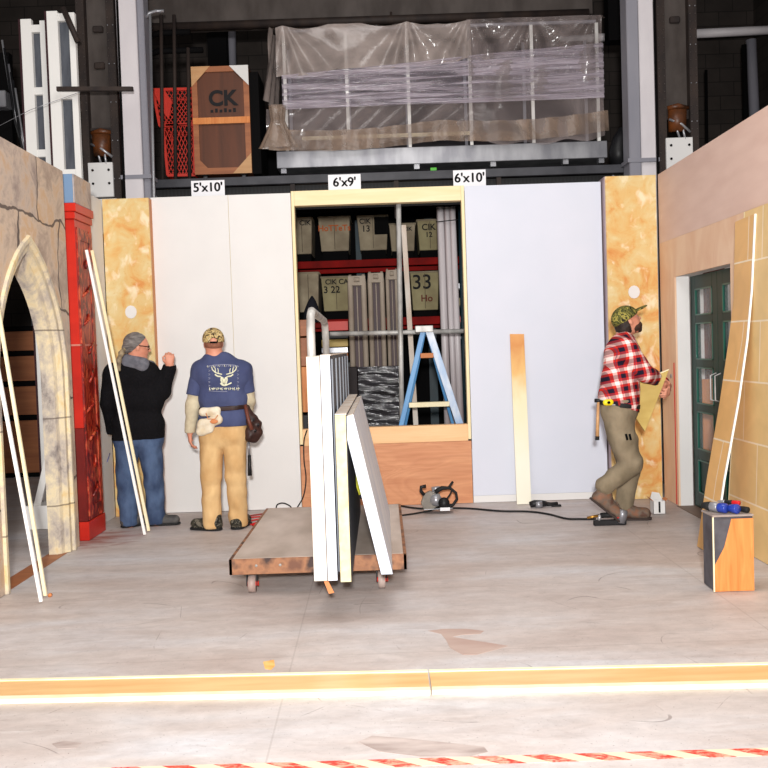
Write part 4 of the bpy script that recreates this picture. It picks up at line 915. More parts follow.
# bay background
pole('vertical_duct',(231,15),(234,175),12.6,.06,COLG,'grey pipe on the block wall behind the crate','pipe',3.4)
tag(MB().box(at(209,90,12.3).x,at(228,90,12.3).x,12.3,12.5,3.4,6.9,BLACK).build('black_stanchion',None,0,(at(218,90,12.3).x,12.4,3.4)),'black steel stanchion behind the wooden crate','stanchion')
pole('wall_pipe',(560,40),(627,36),12.9,.055,COLW,'pale pipe on the block wall left of right column','pipe')
pole('wall_pipe',(690,34),(790,29),12.9,.06,COLW,'pale horizontal pipe on the block wall at upper right','pipe')
pole('wall_pipe',(751,40),(755,130),12.8,.07,COLG,'grey vertical pipe on the wall at upper right','pipe',.5)
pole('wall_pipe',(744,45),(746,130),12.7,.035,BLACK,'black vertical pipe left of grey one at upper right','pipe',.5)
pole('wall_pipe',(706,70),(707,150),12.8,.02,BLACK,'thin black rod on the wall at upper right','rod',.5)
tag(MB().box(at(609,50,11.4).x,at(626,50,11.4).x-.02,11.4,11.6,at(617,40,11.4).z,6.9,BLACK).build('black_stanchion',None,0,(2.8,11.5,4.9)),'black hanging stanchion beside the pale right column','stanchion')
t=thing('dark_equipment_bag',at(620,170,10.4),'dark shape of a bag on the deck beside right column','bag'); a=at(620,172,10.4); a.z=ZD
MB().tube([a+Vector((0,.05,.001)),a+Vector((0,.05,.15)),a+Vector((.03,.05,.3)),a+Vector((.05,.05,.42))],[.09,.11,.09,.03],BLACKM,12).build('bag_body',t,0,a); t.location=a
# dark bars / hooks in front of red crates (rack uprights)
for k,(x,y0) in enumerate(((161,15),(174,15),(188,48))):
    pole('rack_rod',(x,y0),(x+1.5,176),10.28,.02,RUST,['dark rod in front of the red baskets, leftmost','dark rod in front of the red baskets, middle','dark rod in front of the red baskets, rightmost and shortest'][k],'rod',ZD+.001,8,'dark rods in front of the red baskets')
for k,(y,x1) in enumerate(((32,190),(50,203))):
    tag(MB().tube([at(150,y+4,10.4),at(160,y+1,10.4),at(x1,y,10.4)],.035,BLACK,8).build('curved_bar',None,0,at(150,y,10.4)),['black curved bar high in the storage bay, upper one','black curved bar high in the storage bay, lower one'][k],'bar')
# red mesh baskets (stacked)
def basket(quad,label,mesh_n):
    Y=10.55; q=[at(x,y,Y) for x,y in quad]; t=thing('red_mesh_basket',((q[0]+q[1])/2).to_tuple(),label,'basket','red mesh baskets on the storage deck'); t.location=(q[3].x,Y,min(p.z for p in q)); c=Vector(t.location)
    TL,TR,BR,BL_=q
    D=Vector((0,.42,0))
    for i,(A,B) in enumerate(((TL,TR),(TR,BR),(BR,BL_),(BL_,TL))): MB().bar(A,B,.03,.03,REDMESH).build('front_edge',t,0,c)
    for A,B in ((TL+D,TR+D),(TR+D,BR+D),(BR+D,BL_+D),(BL_+D,TL+D),(TL,TL+D),(TR,TR+D),(BL_,BL_+D),(BR,BR+D)): MB().bar(A,B,.02,.02,REDMESH,Vector((0,0,1)) if abs((B-A).normalized().z)<.5 else Vector((0,1,0))).build('frame_bar',t,0,c)
    mb=MB()
    n=mesh_n
    def P(u,v): return (TL.lerp(TR,u)).lerp(BL_.lerp(BR,u),v)
    r=6
    for k in range(-r,n+1):
        # diagonals
        pts=[(u,(u*n-k)/r) for u in (0,1)]
        for s_ in (1,-1):
            u0=max(0,k/n); v0=(u0*n-k)/r
            u1=min(1,(k+r)/n); v1=(u1*n-k)/r
            if u1<=u0: continue
            A,B=(P(u0,v0),P(u1,v1)) if s_==1 else (P(u0,1-v0),P(u1,1-v1))
            mb.bar(A,B,.007,.007,REDMESH)
    o=mb.build('mesh_front',t,0,c)
    return t,c,P
t,c,P=basket([(153,90),(193,89),(194,124),(160,126)],'upper red mesh basket left of the wooden crate',9)
MB().slab([P(.02,.05)+Vector((0,-.02,0)),P(.3,.03)+Vector((0,-.02,0)),P(.45,.35)+Vector((0,-.02,0)),P(.3,.85)+Vector((0,-.02,0)),P(.15,.6)+Vector((0,-.02,0))],.008,REDMESH,Vector((0,-1,0))).build('red_plate',t,0,c)
basket([(163,125),(194,124.5),(195,175),(168,175.5)],'lower red mesh basket left of the wooden crate',8)
# OK crate
Y=10.4; a=at(191,66,Y); b=at(249,171,Y); t=thing('wooden_road_case',((a.x+b.x)/2,Y+.3,ZD),'brown wooden crate with corner gussets and stencilled CK, on wheels','crate'); c=Vector(t.location)
x0,x1=at(193,120,Y).x,at(250,118,Y).x; z0=ZD+.075; z1=at(221,66,Y).z
MB().box(x0,x1,Y+.02,Y+.6,z0,z1,BROWNWZ).build('case_body',t,.004,c)
mb=MB().box(x0,x0+.06,Y,Y+.019,z0,z1,BROWNW).box(x1-.06,x1,Y,Y+.019,z0,z1,BROWNW).box(x0+.06,x1-.06,Y,Y+.019,z1-.06,z1,BROWNW).box(x0+.06,x1-.06,Y,Y+.019,z0,z0+.07,BROWNW); mb.build('face_frame',t,0,c)
MB().box(x0,x1,Y-.012,Y-.0005,(z0+z1)/2-.04,(z0+z1)/2+.03,OAK).build('cross_rail',t,0,c)
g_=.21
for i,(X,s1,Z,s2,M) in enumerate(((x0,1,z1,-1,TANW),(x1,-1,z1,-1,WHITE),(x0,1,z0,1,BROWNW),(x1,-1,z0,1,TANW))):
    o=MB().prism([(X,Z),(X+s1*g_,Z),(X,Z+s2*g_*1.05)],1,Y-.011,Y-.0005,M).build('corner_gusset',t,0,c)
    if M is WHITE: o['label']='whitewashed corner gusset'
text('CK',.23,INK,t,((x0+x1)/2+.02,Y+.012,z0+(z1-z0)*.70),bold=.008)
mb=MB()
for k in range(6): mb.box((x0+x1)/2-.12+k*.05,(x0+x1)/2-.09+k*.05,Y+.014,Y+.0195,z0+(z1-z0)*.575,z0+(z1-z0)*(.60+.012*(k%2)),INK)
mb.build('smudged_stencil',t,0,c)
MB().box(x1+.001,x1+.1,Y+.05,Y+.58,z0,z1-.06,BLACK).build('dark_side_cover',t,0,c)
for x in (x0+.1,x1-.1):
    MB().tube([(x-.02,Y+.08,ZD+.036),(x+.02,Y+.08,ZD+.036)],.035,GALV,12).box(x-.04,x+.04,Y+.03,Y+.13,ZD+.072,z0-.0005,BLACKM).build('caster',t,0,c)
# ------------------------------------------------------------------ plastic covered wardrobe rack
YR=10.45; t=thing('wardrobe_rack',(.5,YR,ZD),'long silver rack shrouded in clear plastic on the storage deck','rack'); c=Vector(t.location)
def xr(px): return at(px,90,YR).x
xs_=[285,347,408.5,470.5,533,598.5]
zb0=ZD+.125; zb1=at(440,146,YR).z; zt_=at(440,27,YR).z
MB().box(xr(274),xr(606),YR,YR+.7,zb0,zb1,GALV).build('base_beam',t,.006,c)
for px in xs_:
    MB().box(xr(px)-.018,xr(px)+.018,YR+.02,YR+.056,zb1,zt_,WHITEB).build('post',t,.002,c)
    MB().box(xr(px)-.018,xr(px)+.018,YR+.62,YR+.656,zb1,zt_,COLG).build('rear_post',t,.002,c)
MB().box(xr(285),xr(598),YR+.02,YR+.056,zt_,zt_+.03,COLG).build('top_rail',t,0,c)
MB().box(xr(300),xr(470),YR+.03,YR+.05,zb1+.12,zb1+.16,CREAMW).build('lower_rail',t,0,c)
MB().box(xr(285),xr(598),YR+.64,YR+.65,zb1,zt_,mat('dark_contents',(50,42,46),(32,28,32),rough=.8,scale=(2,2,2))).build('dark_contents',t,0,c)
for px in (276,410,487,560,596):
    x=xr(px)+.05; MB().tube([(x-.02,YR+.08,ZD+.038),(x+.02,YR+.08,ZD+.038)],.036,BLACKM,10).box(x-.03,x+.03,YR+.03,YR+.13,ZD+.075,zb0-.0005,GALV).build('caster',t,0,c)
for px,M in ((432,LITEG),(332,mat('dark_green_hose',(30,44,26),(16,20,14),rough=.6,scale=(9,9,9)))):
    pass
tag(MB().tube([(xr(280)+k*.1,YR+.3,ZD+.045+.014*math.sin(k*1.3)) for k in range(36)],.03,mat('dark_green_hose',(38,60,30),(18,24,16),rough=.6,scale=(9,9,9)),8).build('green_hose',None,0,(xr(280),YR,ZD)),'dark green hose lying under the plastic covered rack','hose')
a=at(433,164,10.42); tag(MB().box(a.x-.035,a.x+.035,10.35,10.4,ZD+.002,ZD+.06,LITEG).build('green_tag',None,.004,(a.x,10.35,ZD)),'small lime green box under the plastic covered rack','box')
# plastic sheets
PL1=plastic('milky_plastic_sheet',(172,158,152),.16,.5,.85,(2.5,2.5,3),.25,.8)
PL2=plastic('clear_plastic_sheet',(164,150,148),.14,.2,.5,(2,2,2),.3,.8)
PL3=plastic('lilac_shrink_film',(190,178,190),.1,.2,.8,(.8,1,16),.9,1.0)
PL4=plastic('tan_plastic_sheet',(150,128,112),.25,.3,.85,(3,3,3),.4,.5)
posts=[xr(285),xr(408.5),xr(470.5),xr(533),xr(598.5)]
def foldf(x,zd):
    # radiating folds from each tie point
    s_=0
    for p_ in posts:
        d_=x-p_; r_=math.sqrt(d_*d_+zd*zd)+.05; an=math.atan2(d_,zd+.08)
        s_+=math.sin(an*11+p_*5+1.2*math.sin(an*3+p_))*math.exp(-r_*1.6)*min(zd*2,1)
    return s_
zp=at(440,22,YR).z
def sheetA(u,v):
    x=xr(278)+(xr(472)-xr(278))*u
    near=min(abs(x-p_) for p_ in posts); 
    bot=at(284,78,YR).z+ (at(472,60,YR).z-at(284,78,YR).z)*u
    z=zp-.04*math.sin(math.pi*min(near/.5,1))+ (bot-zp)*v
    return (x,YR-.05-.03*v+.085*foldf(x,(zp-z))+.004*math.sin(x*23+z*9),z)
o=MB().grid(sheetA,150,40,PL1).build('milky_drape',t,0,c)
def sheetTop(u,v):
    x=xr(274)+(xr(606)-xr(274))*u
    near=min(abs(x-p_) for p_ in posts)
    return (x,YR-.05+v*.75,zp+.04*math.sin(v*3.1)+.03*v-.035*math.sin(math.pi*min(near/.5,1))*(1-v)+.008*math.sin(x*31+v*9))
MB().grid(sheetTop,120,12,PL1).build('top_cover',t,0,c)
def sheetB(u,v):
    x=xr(468)+(xr(602)-xr(468))*u
    z0_=at(535,141,YR).z-.05*math.sin(math.pi*u)+ .02*math.sin(u*20); z=zp+(z0_-zp)*v
    return (x,YR-.06-.05*v+.11*foldf(x,(zp-z))+.006*math.sin(x*9+z*13),z)
MB().grid(sheetB,120,70,PL2).build('clear_drape',t,0,c)
def film(u,v):
    x=xr(283)+(xr(602)-xr(283))*u
    zt2=at(283,78,YR).z+(at(600,45,YR).z-at(283,78,YR).z)*u; zb2=at(283,112,YR).z+(at(600,100,YR).z-at(283,112,YR).z)*u
    return (x,YR-.1+.012*math.sin(v*40+u*8)+.008*math.sin(v*95+x*3),zt2+(zb2-zt2)*v)
MB().grid(film,60,60,PL3).build('shrink_film_band',t,0,c)
def low(u,v):
    x=xr(266)+(xr(472)-xr(266))*u
    a_=at(283,110,YR).z; b_=at(300,149,YR).z+(at(470,137,YR).z-at(300,149,YR).z)*max(0,(u-.5)*2)-.03*math.sin(u*6.3)
    return (x,YR-.065-.03*v+.02*math.sin(x*14+v*7)+.03*math.exp(-((x-xr(285))/.15)**2)*math.sin(v*12),a_+(b_-a_)*v)
MB().grid(low,90,30,PL2).build('lower_sheet',t,0,c)
def hem(u,v):
    x=xr(268)+(xr(605)-xr(268))*u
    b_=at(300,149,YR).z+(at(600,131,YR).z-at(300,149,YR).z)*u -.05*abs(math.sin(u*math.pi*2.0))
    return (x,YR-.11-.03*v+.015*math.sin(x*22),b_+.2*(1-v)-.03*v)
MB().grid(hem,90,8,PL4).build('gathered_hem',t,0,c)
def side(u,v):
    y=YR-.05+u*.7; return (xr(276)-.03-.10*v*(1-u)+.02*math.sin(y*30+v*6),y,zp+(at(283,100,YR).z-zp)*v)
MB().grid(side,20,30,PL1).build('left_flap',t,0,c)
def bunch(u,v):
    an=u*6.283; r=.05+.1*abs(v-.35)+.015*math.sin(an*5); return (xr(283)-.06+r*math.cos(an)*(1+.8*v),YR-.12+r*.5*math.sin(an),at(283,108,YR).z+(at(283,150,YR).z-at(283,108,YR).z)*v)
MB().grid(bunch,30,20,PL4).build('bunched_corner',t,0,c)
# ------------------------------------------------------------------ people: one smooth surface from blended limbs
def V(a): return np.array(a,dtype=float)
def C(a,b,ra,rb,n=None,s=1.0,k=.02): return ('c',V(a),V(b),ra,rb,None if n is None else V(n)/np.linalg.norm(V(n)),s,k)
def EL(c,r,k=.02,R=None): return ('e',V(c),V(r),R,k)
def pdist(p,X):
    if p[0]=='c':
        _,a,b,ra,rb,n,s,k=p
        ab=b-a; L=(ab@ab)+1e-9
        d=X-a; t=np.clip((d@ab)/L,0,1); q=d-t[...,None]*ab
        if n is not None:
            q=q+np.multiply.outer(q@n,n)*(s-1)
        return np.sqrt((q*q).sum(-1))-(ra+(rb-ra)*t)
    _,c,r,R,k=p
    q=X-c
    if R is not None: q=q@R
    k0=np.sqrt(((q/r)**2).sum(-1)); k1=np.sqrt(((q/(r*r))**2).sum(-1))+1e-9
    return k0*(k0-1)/k1
def pbox(p,pad):
    if p[0]=='c':
        m=max(p[3],p[4])+pad; return np.minimum(p[1],p[2])-m,np.maximum(p[1],p[2])+m
    m=max(p[2])+pad; return p[1]-m,p[1]+m
def sdf_mesh(name,prims,M,parent,h=.009,grow=0.0,clip=None,cut=None,noise=None,Mfn=None):
    """blend prims, polygonise (surface nets). clip: fn(X)->sdf intersected; cut: list of prims removed"""
    lo=np.min([pbox(p,grow+.03)[0] for p in prims],axis=0); hi=np.max([pbox(p,grow+.03)[1] for p in prims],axis=0)
    n=np.ceil((hi-lo)/h).astype(int)+1
    F=np.full(n,.2,dtype=np.float32)
    for p in prims:
        k=p[-1]; a,b=pbox(p,.06+grow+k)
        i0=np.maximum(((a-lo)/h).astype(int),0); i1=np.minimum(((b-lo)/h).astype(int)+2,n)
        if (i1<=i0).any(): continue
        gx=[lo[d]+h*np.arange(i0[d],i1[d]) for d in range(3)]
        X=np.stack(np.meshgrid(*gx,indexing='ij'),-1)
        d=pdist(p,X)-grow
        S=F[i0[0]:i1[0],i0[1]:i1[1],i0[2]:i1[2]]
        hh=np.clip(.5+.5*(S-d)/k,0,1)
        S[...]=S*(1-hh)+d*hh-k*hh*(1-hh)
    if clip or noise or cut:
        gx=[lo[d]+h*np.arange(n[d]) for d in range(3)]
        X=np.stack(np.meshgrid(*gx,indexing='ij'),-1)
        if noise: F=F+noise(X)
        if clip: F=np.maximum(F,clip(X))
        if cut:
            for p in cut: F=np.maximum(F,-pdist(p,X))
    F[0]=F[-1]=.2; F[:,0]=F[:,-1]=.2; F[:,:,0]=F[:,:,-1]=.2
    S=F<0
    nx,ny,nz=F.shape
    cnt=np.zeros((nx-1,ny-1,nz-1)); pos=np.zeros((nx-1,ny-1,nz-1,3))
    base=np.stack(np.meshgrid(*[np.arange(m_-1) for m_ in F.shape],indexing='ij'),-1).astype(float)
    def sl(o): return tuple(slice(o[d],F.shape[d]-1+o[d]) for d in range(3))
    for ax_ in range(3):
        for u in (0,1):
            for v in (0,1):
                o=[0,0,0]; oth=[d for d in range(3) if d!=ax_]; o[oth[0]]=u; o[oth[1]]=v; o2=list(o); o2[ax_]=1
                A=F[sl(o)]; B=F[sl(o2)]; cr=(A<0)!=(B<0)
                t=np.where(cr,A/(A-B+1e-12),0)
                pt=np.zeros(pos.shape); pt[...,oth[0]]=u; pt[...,oth[1]]=v; pt[...,ax_]=t
                pos+=np.where(cr[...,None],pt,0); cnt+=cr
    act=cnt>0; idx=-np.ones(cnt.shape,int); idx[act]=np.arange(act.sum())
    verts=(base[act]+pos[act]/cnt[act][:,None])*h+lo
    faces=[]
    for ax_ in range(3):
        oth=[d for d in range(3) if d!=ax_]
        A=[slice(None)]*3; B=[slice(None)]*3; A[ax_]=slice(0,-1); B[ax_]=slice(1,None)
        cr=S[tuple(A)]!=S[tuple(B)]
        I=np.argwhere(cr); I=I[(I[:,oth[0]]>0)&(I[:,oth[1]]>0)&(I[:,oth[0]]<F.shape[oth[0]]-1)&(I[:,oth[1]]<F.shape[oth[1]]-1)]
        def g(du,dv):
            J=I.copy(); J[:,oth[0]]-=du; J[:,oth[1]]-=dv; return idx[J[:,0],J[:,1],J[:,2]]
        q=np.stack([g(1,1),g(0,1),g(0,0),g(1,0)],1)
        ins=S[I[:,0],I[:,1],I[:,2]]
        if ax_==1: ins=~ins
        q[~ins]=q[~ins][:,::-1]
        faces.append(q)
    fq=np.concatenate(faces)
    me=bpy.data.meshes.new(name); c=np.array(parent.location)
    me.vertices.add(len(verts)); me.vertices.foreach_set('co',(verts-c).ravel())
    me.loops.add(len(fq)*4); me.loops.foreach_set('vertex_index',fq.ravel().astype(np.int32))
    me.polygons.add(len(fq)); me.polygons.foreach_set('loop_start',np.arange(0,len(fq)*4,4,dtype=np.int32)); me.polygons.foreach_set('loop_total',np.full(len(fq),4,dtype=np.int32))
    me.polygons.foreach_set('use_smooth',np.ones(len(fq),dtype=bool))
    me.update(calc_edges=True); me.validate()
    Ms=M if isinstance(M,list) else [M]
    for m_ in Ms: me.materials.append(m_)
    if Mfn is not None:
        cen=verts[fq].mean(1); me.polygons.foreach_set('material_index',Mfn(cen).astype(np.int32))
    o=bpy.data.objects.new(name,me); col.objects.link(o); o.parent=parent
    return o
def folds(amp,f=1.0,seed=0):
    def fn(X):
        x,y,z=X[...,0],X[...,1],X[...,2]
        w=1.8*np.sin(x*11*f+seed)+1.5*np.sin(y*9*f+z*5+seed*2)
        a=np.sin(z*25*f+w*1.4+x*13+seed*3)*np.sin(x*9-z*7+y*6+seed)
        b=np.sin(z*41*f-x*27+w+seed)*np.sin(z*11+x*17-seed)
        return (amp*a+amp*.55*b).astype(np.float32)
    return fn
def hand(w,d,n,curl,thumbside,size=1.0,fist=False):
    """palm + five fingers. w wrist, d finger direction, n palm normal (curl towards n), thumbside +-1"""
    w=V(w); d=V(d)/np.linalg.norm(V(d)); n=V(n); n=n-d*(n@d); n/=np.linalg.norm(n); s=np.cross(d,n)*thumbside
    P=[]; S=size
    for i,o in enumerate((.030,.010,-.010,-.029)):
        k=w+d*(.088-.004*abs(i-1))*S+s*o*S
        P.append(C(w+s*o*.45*S,k,.017*S,.0125*S,k=.014))
        Ls=[(.040,.026,.02),(.044,.029,.021),(.041,.027,.02),(.032,.021,.018)][i]
        a=k; ang=0
        for j,L_ in enumerate(Ls):
            ang+=curl*(.75,1.15,.8)[j]
            b=a+(d*math.cos(ang)+n*math.sin(ang))*L_*S
            P.append(C(a,b,(.0098,.009,.0082)[j]*S,(.009,.0082,.0072)[j]*S,k=.003)); a=b
    a=w+d*.022*S+s*.02*S; b=a+(d*.6+s*.75+n*.25)*.042*S
    P.append(C(a,b,.016*S,.0115*S,k=.01)); c=b+(d*.8+s*(.1 if fist else .35)+n*(.7 if fist else .3))*.034*S; P.append(C(b,c,.0105*S,.009*S,k=.003))
    e=c+(d*.7-s*(.6 if fist else 0)+n*.5)*.024*S; P.append(C(c,e,.009*S,.0075*S,k=.003))
    return P
def headprims(c,f,u,sc=1.0,jaw=True):
    """c centre, f facing dir, u up dir"""
    c=V(c); f=V(f)/np.linalg.norm(V(f)); u=V(u); u=u-f*(u@f); u/=np.linalg.norm(u); r=np.cross(f,u); R=np.stack([f,r,u],1)
    P=[EL(c+u*.02*sc-f*.008,(.098*sc,.076*sc,.100*sc),.03,R),
       EL(c+f*.03*sc-u*.05*sc,(.062*sc,.056*sc,.070*sc),.04,R),
       C(c+f*.085*sc+u*.012*sc,c+f*.106*sc-u*.022*sc,.010*sc,.014*sc,k=.012),   # nose
       C(c+f*.075*sc+u*.028*sc-r*.03*sc,c+f*.075*sc+u*.028*sc+r*.03*sc,.014*sc,.014*sc,k=.015), # brow
       C(c+f*.082*sc-u*.052*sc-r*.018*sc,c+f*.082*sc-u*.052*sc+r*.018*sc,.010*sc,.010*sc,k=.01), # lips
       C(c+f*.07*sc-u*.092*sc,c+f*.066*sc-u*.09*sc,.022*sc,.02*sc,k=.02)] # chin
    for s_ in (-1,1):
        e=c+r*s_*.077*sc-f*.005*sc-u*.005*sc
        P.append(EL(e,(.017*sc,.009*sc,.03*sc),.006,R))
    return P,(f,r,u,R)
def eyes(c,fr,parent,sc=1.0):
    f,r,u,R=fr; c=V(c)
    mb=MB()
    for s_ in (-1,1):
        p=c+f*.077*sc+u*.008*sc+r*s_*.03*sc
        mb.tube([Vector(p-f*.008),Vector(p),Vector(p+f*.007)],[.008,.013,.007],WHITE,8); mb.tube([Vector(p+f*.0065),Vector(p+f*.009)],.005,BLACK,8)
    e_=mb.build('eyes',parent,0,parent.location); e_.parent=[o for o in parent.children if o.name.startswith('body')][0]
def shoe(name,heel,toe,M,parent,r=.045,sole=RUBBER,h=.11,lift=0,up=None):
    heel=V(heel); toe=V(toe); d=toe-heel; L=np.linalg.norm(d); d/=L
    u=V((0,0,1)); u=u-d*(u@d); u/=np.linalg.norm(u)
    hp=heel+d*r; tp=toe-d*r*.9
    P=[C(hp+u*r,tp+u*r*.85,r*.95,r*.88,k=.03),C(hp+u*r*.9,hp+u*(h+.0),r*.95,r*.95,k=.03),C(hp+d*.08+u*r*1.3,hp+u*(h-.01)+d*.03,r*.8,r*.8,k=.03)]
    cu=lambda X:-( (X-heel)@u - .012)
    sh_=sdf_mesh(name,P,M,parent,.007,0,clip=lambda X:-((X-heel)@u-.014).astype(np.float32))
    side=np.cross(d,u)
    sdf_mesh('sole',[C(hp+u*.012,tp+u*.012,r*1.0,r*.93,k=.02)],sole,parent,.006,.004,clip=lambda X:np.maximum(-((X-heel)@u-.001),((X-heel)@u-.019)).astype(np.float32)).parent=sh_
def shoe2(name,ank,d,M,parent,L=.285,r=.05,back=.075,**kw):
    d=V((d[0],d[1],0)); d/=np.linalg.norm(d); hl=V((ank[0],ank[1],.003))-d*back
    shoe(name,hl,hl+d*L,M,parent,r,**kw)
def pants(name,pel,legs,M,parent,ztop,seed,amp=.004,zlo=None):
    return sdf_mesh(name,pel+legs,M,parent,.009,.012,clip=lambda X:(X[...,2]-ztop).astype(np.float32) if zlo is None else np.maximum(X[...,2]-ztop,zlo-X[...,2]).astype(np.float32),noise=folds(amp,1,seed))

# ---------------------------------------------------------------- person A: black sweater
Y0=8.22
def A_(px,py,dy=0,Y=None): return V(at(px,py,(Y or Y0)+dy))
foot=fl(140,525); t=thing('person',(foot.x,Y0,0),'person in black sweater and jeans with grey ponytail, raising a fist to the wall','person')
hc=A_(137.5,347,.02); hp,fr=headprims(hc,(.92,.36,-.12),(.05,.0,1),1.0)
neck=[C(A_(134,362,.02),hc+V((-.01,0,-.03)),.062,.058,k=.03)]
tor=[C(A_(124,378,.02),A_(142,378,.02),.11,.11,(0,1,0),1.15,.05),C(A_(126,400,.02),A_(149,400,.02),.115,.115,(0,1,0),1.1,.06),C(A_(127,425,.02),A_(149,425,.02),.118,.118,(0,1,0),1.05,.06),C(A_(113,372,.02),A_(150,371,.02),.058,.058,k=.05),C(A_(127,365,.02),A_(138,365,.02),.06,.06,k=.05)]
la=[C(A_(112,377,.02),A_(108.5,403,.02),.060,.052,k=.04),C(A_(108.5,403,.02),A_(113,430,.14),.050,.036,k=.02)]
ra=[C(A_(150,375,.02),A_(161.5,391.5,.06),.062,.056,k=.04),C(A_(161.5,391.5,.06),A_(169.5,368,.06),.054,.040,k=.02)]
pel=[C(A_(127,440,.02),A_(150,440,.02),.108,.108,(0,1,0),1.1,.05)]
LH,RH=A_(127,446,.02),A_(150,446,.02); LK,RK=A_(126,482,-.0),A_(154,482,.02); LA,RA=A_(129,518,.02),A_(156,516,.05)
legs=[C(LH,LK,.096,.074,k=.015),C(LK,LA-V((0,0,.03)),.072,.066,k=.02),C(RH,RK,.096,.076,k=.015),C(RK,RA-V((0,0,.03)),.074,.068,k=.02)]
lh=hand(A_(113,431,.145),(.1,.3,-.95),(1,.2,0),.35,1); rh=hand(A_(169.8,366,.06),(.03,.05,1),(-.25,.95,.1),1.25,1,1.05,True)
feet=[C(LA,A_(139,523,.02),.04,.035,k=.02),C(RA,A_(166,519,.05),.04,.035,k=.02)]
sdf_mesh('body',hp+neck+tor+la+ra+pel+legs+lh+rh,SKIN,t,.0085)
eyes(hc,fr,t)
hem=A_(135,439.5).__getitem__(2)
sdf_mesh('sweater',tor+la+ra+pel,KNIT,t,.009,.022,clip=lambda X:np.maximum(hem+ .05*(X[...,0]-foot.x)*.3-X[...,2],-1).astype(np.float32),noise=folds(.003,1,2),cut=[C(hc+V((.0,0,-.06)),hc,.07,.09,k=.01),EL(A_(170,361,.06),(.06,.09,.055)),EL(A_(114,436,.16),(.06,.06,.055))])
sdf_mesh('hood',[C(A_(127,364,-.03),A_(143,367,-.04),.045,.05,k=.04),C(A_(143,366,-.04),A_(150,365,.06),.045,.035,k=.04),C(A_(150,365,.06),A_(138,362,.12),.035,.04,k=.04),C(A_(126,362,.0),A_(130,360,.1),.042,.04,k=.04),C(A_(127,359,.0),A_(143,362,-.04),.05,.04,k=.04)],HOOD,t,.008,0,noise=folds(.003,1.5,5))
pants('jeans',pel+[tor[2]],legs,DENIM,t,hem+.03,1,.005,.018)
# hair: cap over skull + ponytail
f,r_,u,R=fr
sdf_mesh('hair',[EL(hc+u*.028-f*.02,(.104,.084,.098),.02,R),C(hc-f*.09-u*.02,hc-f*.1-u*.03,.035,.03,k=.03)],HAIRG,t,.008,.004,clip=lambda X:np.maximum(((X-hc)@f)*.9-((X-hc)@u)*.75+.012,-.045-((X-hc)@u)-.0*((X-hc)@f)+.4*np.minimum((X-hc)@f+.02,0)).astype(np.float32),noise=folds(.002,4,3))
sdf_mesh('ponytail',[C(hc-f*.1-u*.01,A_(121.5,353,-.1),.018,.02,k=.02),C(A_(121.5,353,-.1),A_(118.5,361,-.16),.022,.02,k=.02),C(A_(118.5,361,-.16),A_(119.5,370,-.16),.02,.012,k=.02)],mat('faded_blond_hair',(160,142,112),(112,98,80),rough=.7,scale=(30,30,30)),t,.007,0,noise=folds(.002,4,7))
MB().tube([Vector(hc-f*.1-u*.005),Vector(hc-f*.115-u*.008)],.026,BLACK,10).build('hair_tie',t,0,t.location)
g_=[Vector(hc+f*.092+u*.008+r_*s_) for s_ in (.055,.008,-.008,-.055)]
mb=MB(); mb.tube([Vector(hc-f*.0+u*.012+r_*.083),Vector(hc+f*.05+u*.012+r_*.08),g_[0]],.004,BLACK,6)
mb.tube([Vector(hc+f*.095+u*.01+r_*.01),Vector(hc+f*.095+u*.01-r_*.01)],.003,BLACK,6)
mb.tube([Vector(hc-f*.0+u*.012-r_*.083),Vector(hc+f*.05+u*.012-r_*.08),g_[3]],.004,BLACK,6)
for s_ in (-1,1):
    cc=hc+f*.094+u*.002+r_*.032*s_
    mb.tube([Vector(cc+r_*.026*math.cos(k*.5236)+u*.019*math.sin(k*.5236)) for k in range(12)],.0035,BLACK,6,closed=True)
mb.build('glasses',t,0,t.location)
def gnd(px,py,dz=0.002): 
    v=fl(px,py); return V((v.x,v.y,dz))
shoe2('shoe',LA,(.75,.65),GSHOE,t)
shoe2('shoe',RA,(.97,.1),GSHOE,t)

# ---------------------------------------------------------------- person B: blue t-shirt
Y0=7.97
foot=fl(221,531); t=thing('person',(foot.x,Y0,0),'person seen from behind in blue deer-print t-shirt, camouflage cap and tan work trousers','person'); TB=t
hc=A_(213.5,343.5,.02); hp,fr=headprims(hc,(-.18,.97,.05),(0,0,1),.98)
neck=[C(A_(215.5,360,.0),hc+V((.0,-.02,-.03)),.066,.062,k=.03)]
tor=[C(A_(212,377,0),A_(232,377,0),.118,.118,(0,1,0),1.0,.05),C(A_(213,398,0),A_(233,398,0),.112,.112,(0,1,0),1.0,.06),C(A_(214,420,0),A_(234,420,0),.11,.11,(0,1,0),1.0,.06),C(A_(201,370,0),A_(242,369.5,0),.055,.055,k=.06),C(A_(211,361,0),A_(224,361,0),.055,.055,k=.06)]
LS,RS=A_(200,373,0),A_(243,373,0)
la1=[C(LS,A_(193,404,-.03),.060,.050,k=.04)]; la2=[C(A_(193,404,-.03),A_(190,431,.01),.048,.034,k=.02)]
ra1=[C(RS,A_(248,400,.02),.060,.050,k=.04)]; ra2=[C(A_(248,400,.02),A_(246,424,.15),.048,.034,k=.02)]
pel=[C(A_(213,436,0),A_(233,436,0),.112,.112,(0,1,0),1.0,.05)]
LH,RH=A_(212,441,0),A_(234,441,0); LK,RK=A_(211,478,.0),A_(236,478,.0); LA,RA=A_(212,519.5,.0),A_(238.5,517,.05)
legs=[C(LH,LK,.094,.076,k=.012),C(LK,LA-V((0,0,.03)),.074,.068,k=.02),C(RH,RK,.094,.076,k=.012),C(RK,RA-V((0,0,.03)),.074,.070,k=.02)]
lh=hand(A_(189.7,432,.01),(-.02,.1,-1),(1,.35,0),.5,-1); rh=hand(A_(246,425,.15),(-.3,.2,-.8),(-1,.2,0),.6,1)
